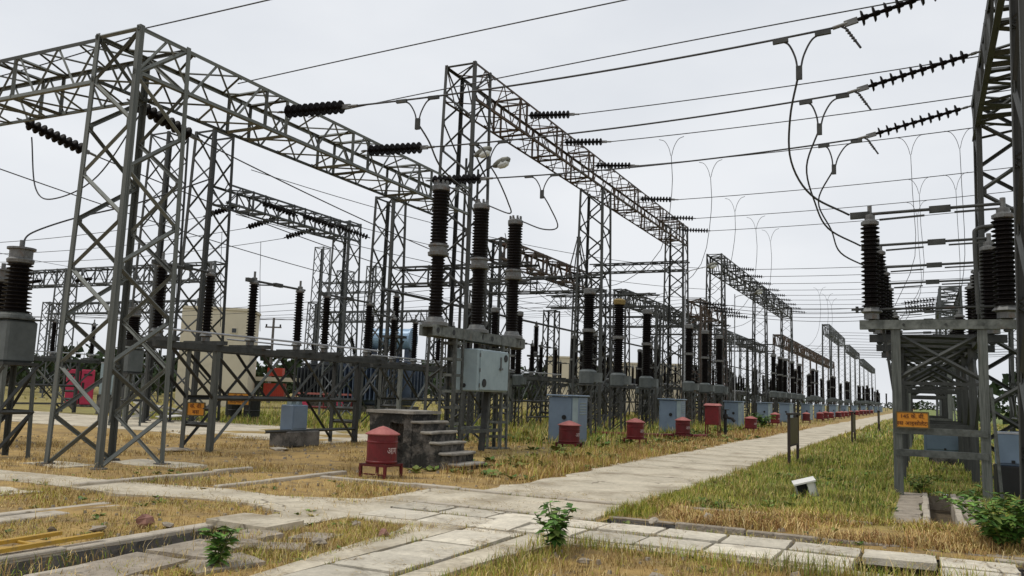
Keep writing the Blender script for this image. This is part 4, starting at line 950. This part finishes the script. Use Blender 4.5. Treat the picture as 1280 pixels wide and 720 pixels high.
for (x0, x1, y0, y1) in ((-15.0, -14.0, 10.4, 11.1), (-14.4, -12.6, 11.6, 12.6)): sheet('path', jitter_rect(x0, x1, y0, y1, .12, .3), .012, .06, CONC)
kb_ = obj('kerb', None, None, kind='structure')
def kerb(x0, x1, y0, y1, z0, z1, m=KERB):
    """a run of kerb as separate stones"""
    ln = max(x1-x0, y1-y0); n = max(1, round(ln/.95)); alongx = (x1-x0) > (y1-y0)
    for i in range(n):
        a, c = i/n, (i+1)/n; dz = random.uniform(-.012, .012); s = random.uniform(-.012, .012)
        if alongx: bb = (x0+(x1-x0)*a+.008, x0+(x1-x0)*c-.008, y0+s, y1+s)
        else: bb = (x0+s, x1+s, y0+(y1-y0)*a+.008, y0+(y1-y0)*c-.008)
        MB().bevbox(((bb[0]+bb[1])/2, (bb[2]+bb[3])/2, (z0+z1+dz)/2), (bb[1]-bb[0], bb[3]-bb[2], z1+dz-z0), .012).build('kerb_stone', m, kb_)
kerb(-6.52, -3.8, 10.40, 10.50, -.25, .05); kerb(-9.6, -3.95, 12.2, 12.32, -.2, .05); kerb(-9.85, -9.72, 9.95, 13.2, -.2, .05); kerb(-11.42, -11.28, 8.7, 12.4, -.2, .06)
kerb(-7.36, -7.18, 3.4, 7.6, -.2, .03); kerb(-6.5, -6.38, 3.6, 7.5, -.2, .015); kerb(-9.46, -9.16, 3.5, 7.9, -.15, .0); kerb(-9.82, -9.66, 3.5, 8.0, -.15, .0)
kerb(-3.8, -1.1, 11.0, 11.09, -.2, .02, RUBB); kerb(-1.1, 3.2, 10.95, 11.05, -.2, .01, RUBB); kerb(-3.6, -.6, 12.65, 12.75, -.2, .03, RUBB)
kerb(-.0, .095, 13.0, 18.2, -.3, .015); kerb(.465, .56, 13.0, 18.2, -.3, .015); kerb(-.05, 1.2, 12.92, 13.03, -.3, .02)
sheet('drain_side', jitter_rect(-.42, -.01, 13.1, 17.9, .06, .3), .012, .08, RUBB); sheet('drain_side', jitter_rect(.57, .92, 13.1, 17.9, .06, .3), .012, .08, RUBB); kerb(.66, 3.2, 10.42, 10.52, -.3, .05); 
# trench cover slabs
def slab(parent, x0, x1, y0, y1, z, th=.07, tilt=0., m=SLAB):
    w, h = (x1-x0)/2, (y1-y0)/2; P = []
    for sx, sy, swap in ((-1, -1, 0), (1, -1, 1), (1, 1, 0), (-1, 1, 1)):
        c1, c2 = (random.uniform(.004, .015) if random.random() < .65 else random.uniform(.03, .10) for _ in (0, 1))
        q = [(sx*w, sy*(h-c1)), (sx*(w-c1*.55), sy*(h-c2*.6)), (sx*(w-c2), sy*h)]; P += q[::-1] if swap else q
        nx_, ny_ = {(-1, -1): (1, -1), (1, -1): (1, 1), (1, 1): (-1, 1), (-1, 1): (-1, -1)}[sx, sy]
        for k in (.25, .5, .75): P.append((sx*w*(1-k)+nx_*w*k + (random.uniform(-.006, .006) if sx != nx_ else 0) - (0 if sx != nx_ else sx*random.uniform(0, .012)), sy*h*(1-k)+ny_*h*k - (0 if sy != ny_ else sy*random.uniform(0, .012))))
    o = sheet('cover_slab', P, th/2, th, m, parent, None); o.location = ((x0+x1)/2, (y0+y1)/2, z-th/2)
    o.rotation_euler = (random.uniform(-.014, .014)+tilt, random.uniform(-.014, .014), random.uniform(-.018, .018)); return o
tt = tr[3]
x = -6.48; k = 0
while x < .6:
    w = .735
    slab(tt, x+.017, x+w-.017, 9.765, 10.37, .035+random.uniform(-.008, .008)); x += w; k += 1
slab(tt, -4.80, -4.35, 9.05, 9.69, .035, tilt=.04)
x = -4.32
for k in range(7):
    if k != 5: slab(tt, x+.017, x+.74-.017, 9.04, 9.69, .030+random.uniform(-.01, .01))
    x += .74
slab(tt, -6.45, -5.62, 9.03, 9.72, .026); slab(tt, -5.6, -4.82, 9.03, 9.72, .022)
for k in range(3): slab(tt, .89+k*.74, 1.60+k*.74, 9.04, 9.69, .03)
y = 8.97
for k in range(7):
    h = (.30 if k == 0 else .78); slab(tr[4], -4.81, -4.11, y-h+.017, y-.017, .028+random.uniform(-.01, .01), tilt=(.04 if k == 0 else 0)); y -= h
slab(tr[0], -7.3, -6.42, 7.3, 7.95, .075, .08, m=CONC)
# rubble slabs between trench and grass patch
rk = thing('broken_slabs', 'broken grey concrete slabs beside the open trench, bottom left', 'rubble', (-5.9, 5.8, 0))
def rough_quad(w, h):
    cs_ = [(-w/2, -h/2), (w/2, -h/2), (w/2, h/2), (-w/2, h/2)]; cs_ = [Vector((x+random.uniform(-.14, .14)*w, y+random.uniform(-.14, .14)*h)) for x, y in cs_]; P = []
    for i in range(4):
        for k in range(6):
            p = cs_[i].lerp(cs_[(i+1) % 4], k/6); P.append((p.x+random.uniform(-.018, .018), p.y+random.uniform(-.018, .018)))
    return P
for (x, y, w, h, a, z) in ((-.28, -1.35, .62, .75, .05, .02), (-.3, -.5, .6, .78, -.06, .03), (-.32, .35, .62, .72, .1, .045), (-.5, 1.15, .5, .7, .0, .03), (.32, -.85, .55, .75, .15, .015), (.3, .05, .5, .66, -.2, .03), (.12, 1.0, .42, .5, .6, .02), (.05, 1.62, .5, .4, .2, .025)):
    o = sheet('slab_piece', rough_quad(w, h), .0, .09, RUBB, rk, None); o.location = (x, y, z); o.rotation_euler = (random.uniform(-.05, .05), random.uniform(-.05, .05), a)
def rock(label, loc, s, m, nm='stone', cat='stone', grp='loose stones'):
    b = MB(); n = random.choice((5, 6, 7)); pr = []
    for r, h in ((.6, -.3), (1, .0), (.85, .45), (.4, .62)):
        pr.append([((r*random.uniform(.65, 1.3))*math.cos(k*6.283/n)*s[0]/2, (r*random.uniform(.65, 1.3))*math.sin(k*6.283/n)*s[1]/2, (h+random.uniform(-.12, .12))*s[2]) for k in range(n)])
    vs = [p for r in pr for p in r]; fs = [(i*n+k, i*n+(k+1) % n, i*n+n+(k+1) % n, i*n+n+k) for i in range(3) for k in range(n)]+[tuple(range(3*n, 4*n))]
    o = b.add(vs, fs).build(nm, m); o.location = loc; o.rotation_euler = (0, 0, random.uniform(0, 3)); return tag(o, label, cat, grp)
rock('red broken brick lump left of the open trench', (-7.75, 6.85, .04), (.2, .16, .14), BRICK, 'broken_brick', 'brick')
rock('flat pale stone beside the red brick lump', (-7.55, 7.0, .02), (.2, .12, .05), RUBB)
rock('pale stone lying in the middle grass patch', (-5.55, 7.1, .02), (.17, .12, .09), RUBB); rock('brown stone on the middle grass patch near the slab path', (-5.3, 7.9, .02), (.22, .14, .10), BRICK)
rock('small round pale stone at the back of the middle grass patch', (-5.95, 8.3, .02), (.12, .1, .08), RUBB); rock('white stone in the straw right of the road', (-2.6, 11.6, .03), (.2, .14, .12), KERB)
rock('white stone by the slab path edge', (-3.1, 10.75, .03), (.2, .13, .09), KERB); rock('pale stone in the green verge behind the open box', (-1.95, 16.6, .08), (.22, .14, .10), KERB)
rock('pale stone in the bottom right dry grass', (-2.15, 7.6, .02), (.2, .12, .05), RUBB); rock('flat stone near the bottom middle plant', (-2.95, 7.85, .02), (.17, .12, .05), RUBB)
rock('dark dirt clod on the left dry grass', (-8.1, 6.0, .02), (.12, .1, .08), DIRT); rock('pale rubble lump in the left dry grass', (-7.9, 6.4, .02), (.22, .14, .06), RUBB)
rock('rubble lump near the small plant, bottom left', (-6.0, 6.6, .02), (.3, .2, .09), RUBB); rock('flat pale stone before the left bench foot', (-14.6, 16.9, 0), (.9, .5, .08), KERB)
rock('flat footing slab at the left bench leg', (-15.95, 14.9, 0), (.7, .6, .08), RUBB)
# yellow ladder lying at the left
ld = thing('ladder', 'yellow ladder lying in dry grass at bottom left', 'ladder', (-7.55, 5.0, 0))
for x, y1 in ((-.12, .75), (.22, .95)): MB().bar((x, -2, .05), (x+.03, y1, .09), .035, .065).build('rail', YEL, ld)
for k in range(8): MB().cyl((-.12, -1.8+k*.3, .07), (.22, -1.8+k*.3, .07), .016, n=6).build('rung', YEL, ld)
# tipped metal box
bx_ = thing('tipped_box', 'open metal box with white side lying tipped in green verge', 'box', (-1.8, 15.5, .16), .25); bx_.rotation_euler = (.12, -.28, .22)
b = MB(); w, h, d = .33, .27, .28
b.bx(-w/2, -w/2+.015, -d/2, d/2, -h/2, h/2); b.bx(w/2-.015, w/2, -d/2, d/2, -h/2, h/2); b.bx(-w/2+.015, w/2-.015, -d/2, d/2, -h/2, -h/2+.015); b.bx(-w/2+.015, w/2-.015, d/2-.015, d/2, -h/2+.015, h/2-.016); b.build('shell', GALV, bx_)
MB().bx(-w/2-.02, w/2+.02, -d/2-.03, d/2, h/2-.014, h/2+.012).build('top_plate', WHITEP, bx_); MB().bx(.03, w/2-.016, -d/2+.01, -d/2+.03, -h/2+.016, h/2-.02).build('half_door', WHITEP, bx_)
MB().bx(-w/2+.02, .02, -.04, d/2-.02, -h/2+.02, h/2-.02).build('inner_block', BLACK, bx_)

# ------------------------------------------------------------------ vegetation
def blades(name, pts, hts, cols, wid, lean, m, kind='stuff', parent=None, flat=False):
    """pts (n,3), one bent two-triangle blade each"""
    n = len(pts); a = rng.uniform(0, 2*np.pi, n); dx, dy = np.cos(a), np.sin(a)
    lz = rng.uniform(.2, 1, n)*lean; b = rng.uniform(0, 2*np.pi, n)
    base = pts; lz = np.full(n, 1.235)*rng.uniform(.985, 1, n) if flat else lz; side = np.stack([-dy, dx, 0*dx], 1)*(wid/2)[:, None]
    midp = base+np.stack([dx*hts*lz*(.5 if flat else .35), dy*hts*lz*(.5 if flat else .35), hts*(.12 if flat else .6)], 1); tip = base+np.stack([dx*hts*lz, dy*hts*lz, hts*np.sqrt(np.clip(1-(lz*.8)**2, .04, 1))], 1)
    V = np.stack([base-side, base+side, midp+side*.8, midp-side*.8, tip], 1).reshape(-1, 3)
    me = bpy.data.meshes.new(name); me.vertices.add(5*n); me.vertices.foreach_set('co', V.ravel())
    i0 = np.arange(n)*5; quad = np.stack([i0, i0+1, i0+2, i0+3], 1); tri = np.stack([i0+3, i0+2, i0+4], 1)
    me.loops.add(7*n); me.loops.foreach_set('vertex_index', np.concatenate([quad, tri], 1).ravel())
    me.polygons.add(2*n); st_ = np.stack([np.arange(n)*7, np.arange(n)*7+4], 1).ravel(); me.polygons.foreach_set('loop_start', st_)
    me.update(calc_edges=True)
    c = me.color_attributes.new('tint', 'FLOAT_COLOR', 'POINT'); cc = np.concatenate([cols, np.ones((n, 1))], 1); c.data.foreach_set('color', np.repeat(cc, 5, 0).ravel())
    me.materials.append(m); return obj(name, me, parent, kind=kind)
def in_rect(x, y, r): return (x > r[0]) & (x < r[1]) & (y > r[2]) & (y < r[3])
HARD = [(-6.5, -3.8, 12.0, 400), (-7.1, -3.9, 10.5, 12.15), (-6.95, -5.0, 8.75, 10.4), (-5.0, 3.2, 8.95, 10.38), (-5.1, -3.75, 0, 9.0), (-40, -8.9, 8.75, 9.4), (-9.3, -7.2, 9.0, 9.7), (-30, -11.4, 7.45, 7.9),
        (-7.45, -6.4, 0, 7.9), (-9.8, -9.1, 0, 7.9), (-.38, .9, 13.05, 18.0), (-9.65, -3.9, 12.2, 12.32), (-60, -15.6, 20.2, 26), (-11.1, -8.0, 15.15, 16.2), (1.25, 1.9, 18.5, 19.5), (-3.7, -1.2, 10.6, 11.08)]
def scatter(n, x0, x1, y0, y1, bias=1.):
    x = rng.uniform(x0, x1, n); y = y0+(y1-y0)*rng.uniform(0, 1, n)**bias
    ok = np.ones(n, bool)
    for r in HARD:
        if not (x0 > -7.2 and x1 < -6.4): ok &= ~in_rect(x, y, r)
    return x[ok], y[ok]
def noise2(x, y, s, ph=0.):
    return .5+.25*(np.sin(x*s+1.3*np.sin(y*s*.7+ph)+ph)+np.sin(y*s*1.17+1.7*np.sin(x*s*.6-ph)+2.1*ph))
def pick(pal, n): return np.array(pal)[rng.integers(0, len(pal), n)]*rng.uniform(.75, 1.2, (n, 1))
TAN = [(.62, .445, .17), (.50, .35, .135), (.74, .58, .28), (.34, .215, .09), (.46, .36, .13), (.28, .19, .09)]
RUST = [(.42, .23, .10), (.52, .32, .14), (.30, .155, .07), (.60, .42, .19)]
GRN = [(.25, .315, .045), (.19, .26, .04), (.34, .36, .06), (.15, .22, .033)]
YGR = [(.50, .455, .085), (.40, .41, .065), (.57, .47, .12), (.29, .34, .05)]
# dry straw everywhere on the left and in front
def straw(n, box, h0, h1, w, bias=1., pal=TAN, thr=.3, lean=1.2, s=1.6, nm='dry_grass', gmix=.0):
    x, y = scatter(n, *box, bias=bias); k = noise2(x, y, s, .7)*.6+noise2(x, y, s*3.1, 2.)*.4
    ok = rng.uniform(0, 1, len(x)) < np.clip((k-thr-.1)*3.6, 0.05, 1); x, y, k = x[ok], y[ok], k[ok]; n = len(x)
    c = pick(pal, n)*(.62+.75*noise2(x, y, .9, 1.1)*.6+.75*noise2(x, y, 3.7, .3)*.4)[:, None]; g = rng.uniform(0, 1, n) < np.clip(greenness(x, y)*.9+gmix*(k > .55), 0, 1)
    c[g] = pick(YGR, g.sum())
    h = rng.uniform(h0, h1, n)*(.6+.8*k)
    return blades(nm, np.stack([x, y, np.full(n, -.03)], 1), h, c, np.full(n, w)*rng.uniform(.6, 1.3, n), lean, STRAW)
straw(60000, (-13, 2.5, 4.2, 12.8), .04, .12, .007, pal=TAN, gmix=.35, s=2.2)
straw(9000, (-14, 2, 5, 13), .10, .22, .006, pal=[(.72, .58, .30), (.60, .46, .20), (.5, .36, .15)], thr=.35, lean=1.24, s=2.0); straw(700, (-7.15, -6.52, 4.2, 7.5), .04, .14, .007, pal=GRN+TAN, thr=.1)
straw(24000, (-3.7, 2.2, 5.6, 8.95), .04, .12, .006, pal=TAN, gmix=.45, s=3.1, thr=.2); straw(9000, (-6.4, -5.0, 5.2, 8.8), .03, .10, .006, pal=TAN, gmix=.6, s=3.3, thr=.2); straw(22000, (-11.5, -7.35, 4.4, 8.8), .03, .09, .006, pal=TAN, gmix=.3, s=2.7, thr=.15, lean=1.5)
straw(50000, (-22, -6.6, 9.5, 24), .05, .13, .010, pal=TAN)
straw(26000, (-34, -6.6, 22, 42), .08, .2, .018, pal=TAN)
straw(16000, (-60, -7, 40, 90), .12, .3, .04, pal=TAN+YGR)
# rusty straw heaps along edges
straw(16000, (-8.6, -6.45, 14.5, 27), .1, .32, .009, pal=RUST+TAN, thr=.25, lean=1.1, s=2.8, gmix=.3)
straw(22000, (-3.9, 1.4, 10.95, 13.2), .06, .2, .009, pal=RUST+TAN, thr=.22, lean=1.5, s=2.6)
straw(9000, (-9.6, -6.6, 24, 60), .1, .25, .02, pal=RUST+TAN, thr=.3)
straw(5000, (-7, -6.45, 12.4, 60), .04, .12, .012, pal=TAN, thr=.1); straw(5000, (-3.85, -3.6, 12.4, 60), .05, .16, .012, pal=TAN+YGR, thr=.1)
straw(2200, (-3.9, -3.3, 10.9, 14), .06, .2, .008, pal=GRN+YGR, thr=.1, lean=.8)
# green verge
def green(n, box, h0, h1, w, pal=GRN+YGR+YGR, nm='green_grass', bias=1., lean=.75, s=1.3):
    x, y = scatter(n, *box, bias=bias); n = len(x); k = noise2(x, y, s, 3.1)*.6+noise2(x, y, s*3.7, 1.)*.4
    c = pick(pal, n); t = rng.uniform(0, 1, n) < .28; c[t] = pick(TAN, t.sum())
    return blades(nm, np.stack([x, y, np.full(n, -.03)], 1), rng.uniform(h0, h1, n)*(.3+1.25*k), c*(.7+.6*noise2(x, y, 4.1, 2.2))[:, None], np.full(n, w)*rng.uniform(.7, 1.3, n), lean, LEAF)
green(30000, (-3.75, 3.5, 12.9, 17), .05, .17, .008, s=2.3); green(46000, (-3.75, 3.5, 15, 26), .06, .2, .010, pal=GRN+GRN+YGR, s=2.1); green(26000, (-3.8, 5, 23, 45), .1, .24, .018, pal=GRN+GRN+YGR); green(9000, (-3.8, 9, 44, 110), .12, .3, .05, pal=GRN+YGR)
green(5500, (-14, -9.2, 24, 60), .15, .5, .022, pal=GRN+GRN+YGR); green(14000, (-34, -20, 27, 42), .1, .35, .025, pal=GRN+YGR); green(9000, (-30, -14, 26, 80), .15, .45, .035, pal=GRN+GRN+YGR)
green(2600, (-3.4, 1.5, 8.55, 9.0), .06, .22, .007, pal=GRN+YGR); green(1600, (-4.05, -3.3, 6.3, 8.7), .06, .22, .007, pal=GRN+YGR); green(4500, (-6.4, -5.0, 6.2, 8.8), .04, .12, .007, pal=YGR+TAN)
# broad-leaved plants
def plant(label, loc, h, nstem, nleaf, ll, spread, name='weed_plant', cols=((.10, .21, .035), (.16, .30, .05), (.065, .15, .025), (.20, .28, .06)), cat='plant', pinn=False):
    o = thing(name, label, cat, loc); st = MB(); V = []; F = []; C = []
    for s in range(nstem):
        a = random.uniform(0, 6.283); r = spread*random.uniform(.25, 1); hh = h*random.uniform(.6, 1)
        top = Vector((r*math.cos(a), r*math.sin(a), hh)); path = catmull([(0, 0, -.03), top*.4+Vector((0, 0, hh*.15)), top], 4); st.tube(path, .005, 4)
        for k in range(nleaf):
            t = random.uniform(.3, 1); p = path[min(len(path)-1, int(t*len(path)))]; b = random.uniform(0, 6.283); L_ = ll*random.uniform(.6, 1.2)
            d = Vector((math.cos(b), math.sin(b), random.uniform(-.35, .5))).normalized(); sd_ = d.cross(Vector((random.uniform(-.3, .3), random.uniform(-.3, .3), 1))).normalized()*L_*.26
            up = Vector((0, 0, -.06*L_/.1*.1)); k0 = len(V); c = random.choice(cols); q = random.uniform(.7, 1.3)
            V += [p, p+d*L_*.45+sd_, p+d*L_+up*3, p+d*L_*.45-sd_, p+d*L_*.5-Vector((0, 0, L_*.08))]; F += [(k0, k0+1, k0+4), (k0+1, k0+2, k0+4), (k0+2, k0+3, k0+4), (k0+3, k0, k0+4)]; C += [(c[0]*q, c[1]*q, c[2]*q, 1)]*5
    st.build('stem', STEM, o); b = MB(); b.v = [tuple(v) for v in V]; b.f = F; b.m = [0]*len(F); me = b.mesh('foliage', LEAF)
    ca = me.color_attributes.new('tint', 'FLOAT_COLOR', 'POINT'); ca.data.foreach_set('color', [x for c in C for x in c]); obj('foliage', me, o); return o
plant('small leafy green plant on the broken slabs, bottom left', (-5.55, 5.72, 0), .36, 9, 16, .13, .16)
plant('leafy green sapling beside the slab path, bottom middle', (-3.42, 8.25, 0), .5, 12, 24, .13, .27)
plant('dense green bush at the bottom right corner', (.85, 11.6, 0), .62, 26, 34, .14, .75, 'bush')
plant('green bush behind the bottom right one', (1.25, 13.0, 0), .6, 20, 26, .14, .55, 'bush')
plant('green weeds at the foot of the right bench leg', (-.05, 18.1, 0), .34, 14, 16, .10, .42, 'bush', cols=((.10, .17, .03), (.14, .20, .04)))
plant('low green weed among the fire bins', (-9.3, 57.5, 0), .9, 16, 24, .28, .8, 'bush')
plant('leafy weed behind the near breaker leg', (-11.8, 20.2, 0), .7, 10, 18, .16, .4)
# low broad-leaved ground weeds, pebbles and blown straw: too many to count
def weeds(n, box, r0, r1, cols, nm='ground_weeds'):
    x, y = scatter(n, *box); ok = noise2(x, y, 1.7, 4.)+.3*noise2(x, y, 5.3, .2) > .62; x, y = x[ok], y[ok]; V = []; F = []; C = []
    for a, b in zip(x, y):
        R_ = random.uniform(r0, r1); c = random.choice(cols); q = random.uniform(.7, 1.3)
        for k in range(random.randint(6, 11)):
            t = random.uniform(0, 6.283); l = R_*random.uniform(.6, 1.1); d = Vector((math.cos(t), math.sin(t), random.uniform(.15, 1.0))).normalized()*l; sd_ = Vector((-math.sin(t), math.cos(t), random.uniform(-.3, .3)))*l*.24
            p = Vector((a, b, -.01)); k0 = len(V); V += [p, p+d*.55+sd_, p+d-Vector((0, 0, l*.15)), p+d*.55-sd_]; F.append((k0, k0+1, k0+2, k0+3)); C += [(c[0]*q, c[1]*q, c[2]*q, 1)]*4
    g_ = MB(); g_.v = [tuple(v) for v in V]; g_.f = F; g_.m = [0]*len(F); me = g_.mesh(nm, LEAF); ca = me.color_attributes.new('tint', 'FLOAT_COLOR', 'POINT'); ca.data.foreach_set('color', [q for c in C for q in c]); return obj(nm, me, None, kind='stuff')
WG = ((.10, .19, .03), (.16, .25, .05), (.07, .14, .025), (.22, .26, .06))
weeds(1500, (-3.7, 3, 12.9, 26), .07, .2, WG); weeds(700, (-9.2, -6.6, 14, 40), .1, .3, WG+((.3, .26, .08),)); weeds(500, (-13, 2, 5.2, 12), .04, .12, WG+((.34, .28, .08),)); weeds(500, (-14, -9, 22, 60), .15, .45, WG)
def pebbles(n, box, r0, r1):
    x, y = scatter(n, *box); g_ = MB()
    for a, b in zip(x, y):
        r = random.uniform(r0, r1)**1.0; q = [random.uniform(.6, 1.3) for _ in range(6)]; h = r*random.uniform(.35, .8)
        vs = [(a+r*q[k]*math.cos(k*2.094+q[3]), b+r*q[k]*math.sin(k*2.094+q[3]), -.02) for k in range(3)]; vs += [(a+(v[0]-a)*.55, b+(v[1]-b)*.55, h+random.uniform(-.2, .2)*h) for v in vs]
        g_.add(vs, [(0, 1, 4, 3), (1, 2, 5, 4), (2, 0, 3, 5), (3, 4, 5)])
    return g_.build('gravel', RUBB, None, kind='stuff')
pebbles(900, (-12, 2.5, 4.6, 13), .01, .045); pebbles(350, (-22, -7, 11, 24), .015, .06)
def spill(n, box, pal, z=.035):
    x = rng.uniform(box[0], box[1], n); y = rng.uniform(box[2], box[3], n); k = noise2(x, y, 2.9, 5.)*.5+noise2(x, y, 7.3, 1.)*.5; ok = rng.uniform(0, 1, n) < np.clip((k-.45)*4, 0, 1); x, y = x[ok], y[ok]; n = len(x)
    return blades('blown_straw', np.stack([x, y, np.full(n, z)], 1), rng.uniform(.03, .09, n), pick(pal, n), rng.uniform(.004, .008, n), 1.25, STRAW, flat=True)
SP = [(.44, .32, .14), (.30, .20, .09), (.22, .15, .07), (.55, .42, .20)]
spill(6000, (-9, 1.5, 8.7, 10.5), SP); spill(2500, (-5.2, -3.7, 5, 9), SP); spill(4000, (-7, -3.8, 10.4, 13.5), SP); spill(2600, (-14, -8, 8.3, 9.6), SP); spill(3000, (-6.7, -5.9, 12, 30), SP, .022); spill(3000, (-4.3, -3.6, 12, 30), SP, .022)
def joint_weeds(n, x0, x1, y0, y1):
    x = rng.uniform(x0, x1, n); y = rng.uniform(y0, y1, n); k = noise2(x*2, y*2, 2.1, 6.); ok = k > .5; x, y = x[ok], y[ok]; n = len(x)
    return blades('joint_grass', np.stack([x, y, np.full(n, .0)], 1), rng.uniform(.03, .1, n), pick(GRN+YGR+TAN, n), np.full(n, .006), .9, LEAF)
joint_weeds(900, -6.3, 1, 9.69, 9.76); joint_weeds(900, -6.3, 1, 10.37, 10.41); joint_weeds(500, -4.86, -4.81, 4.5, 9); joint_weeds(500, -4.1, -4.05, 4.5, 9); joint_weeds(700, -9.5, -4, 12.16, 12.22)
# far trees: one band of leaf clumps on the horizon
def far_wood(name, n, xr, yr, hr, parent=None):
    V = []; F = []; C = []
    for t in range(n):
        x0 = random.uniform(*xr); y0 = random.uniform(*yr); h = random.uniform(*hr)
        for k in range(90):
            u = Vector((random.gauss(0, 1), random.gauss(0, 1), random.gauss(0, 1))).normalized()*random.uniform(.5, 1)**.5
            p = Vector((x0+u.x*h*.5, y0+u.y*h*.5, h*.58+u.z*h*.42)); s = h*random.uniform(.05, .11); k0 = len(V); c = random.uniform(.6, 1.5)
            a, b = random.uniform(0, 6.28), random.uniform(-1, 1); d1 = Vector((math.cos(a), math.sin(a), b)).normalized()*s; d2 = d1.cross(Vector((random.gauss(0, 1), random.gauss(0, 1), random.gauss(0, 1)))).normalized()*s
            V += [p-d1, p+d2, p+d1, p-d2]; F.append((k0, k0+1, k0+2, k0+3)); C += [(c, c, c, 1)]*4
    b = MB(); b.v = [tuple(v) for v in V]; b.f = F; b.m = [0]*len(F); me = b.mesh(name, TREEM)
    ca = me.color_attributes.new('tint', 'FLOAT_COLOR', 'POINT'); ca.data.foreach_set('color', [x for c in C for x in c]); return obj(name, me, None, kind='stuff')
far_wood('distant_trees', 60, (-150, -70), (55, 140), (3, 6)); far_wood('distant_trees', 90, (-140, -40), (130, 300), (4, 8)); far_wood('distant_trees', 60, (-60, 60), (360, 480), (3, 5)); far_wood('distant_trees', 100, (-120, -52), (48, 85), (2.2, 4.4)); far_wood('distant_trees', 60, (5, 60), (60, 160), (2, 4.5)); far_wood('distant_trees', 40, (-70, -36), (100, 150), (3, 5.5))
# droppers on the far conductors, each ending on a terminal
for i, (x, y, yc) in enumerate([(-8.6, 31.6, 31.9), (-7.9, 35.4, 35.7), (-8.2, 42.3, 40.0), (-8, 47.2, 48.4), (-7.8, 51, 52.5), (-7.5, 75.5, 78.6), (-7.3, 80, 82.6), (-7.3, 84, 86)]):
    z = 11.95+(x+11.35)/27*1.35-.35*.75 if y < 60 else 11.7+(x+11)/33*1.2-.3
    jumper((x-.5, y, z), (x+.5, y, z+.03), (x, y, z-.7), [(x+.03, y+.1*(yc-y), z-2.2), (x-.4, y+.3*(yc-y), 7.4), (x-1.8, y+.7*(yc-y), 6.25), (-11.75, yc, 5.95)],
           f'{ORD[i]} thin forked dropper from the near end on the left side conductors', .015, True)
for i, (x, y, yc, xe) in enumerate([(-.1, 35.4, 36, -.79), (.2, 42.3, 42.9, -.79), (.1, 47.2, 46.2, -.79), (1.6, 35.4, 36, 1.43), (1.7, 42.3, 42.9, 1.43)]):
    z = 11.95+(x+11.35)/27*1.35-.35*.98
    jumper((x-.5, y, z-.02), (x+.5, y, z+.03), (x, y, z-.75), [(x+.03, y+.1, z-2.2), (x+.06, y+.2*(yc-y), 7.4), (xe, yc, 5.55)],
           f'{ORD[i]} thin forked dropper onto the far right disconnector bench', .015, True)
# tubular bus along the yard on post supports
for j, x in enumerate((-19.4,)):
    o = thing('bus_bar', 'long tubular bus along the yard on lattice supports', 'bus bar', (x, 28, 0))
    MB().cyl((0, 0, 5.6), (0, 110, 5.6), .06, n=8).build('tube', WIRE, o)
    for k in range(8):
        y = 1+k*14.2; b = MB()
        for a in (-1, 1):
            for d in (-1, 1): b.bar((a*.3, y+d*.3, 0), (a*.2, y+d*.2, 3.7), .07)
            for q in range(5): b.bar((a*.29, y-.28, q*.72), (a*.27, y+.27, q*.72+.72), .045); b.bar((-.28, y+a*.28, q*.72), (.27, y+a*.27, q*.72+.72), .045)
        b.bx(-.4, .4, y-.3, y+.3, 3.7, 3.8); b.build('support', STEELD, o, kind='stuff'); post_ins(o, (0, y, 3.8), 1.3, .92)
for i, y in enumerate((40, 50, 61, 72, 84, 96)):
    o = thing('cross_beam', f'{ORD[i]} lattice cross beam from the near end between the road row and second row', 'beam', (-18, y, 0), group='lattice cross beams')
    beam(o, (-3.6, 0), (3.6, 0), .8, 6.9+.3*(i % 2), 7.7+.3*(i % 2), 10, .08, .055, STEELD, False, posts=[1, 3.4, 6])
    column(o, -3.4, 0, .9, .8, 7.0, 9, .1, .06, STEELD, False); column(o, 3.3, 0, .9, .8, 7.0, 9, .1, .06, STEELD, False)
    for k in range(3): wire((-20.5+k*2.4, y, 7.0), (-20.2+k*2.4, y+9.5, 7.2), .6, f'{("leftmost", "central", "rightmost")[k]} slack tie wire running back from the {ORD[i]} lattice cross beam', .015, 'slack tie wires', n=10)
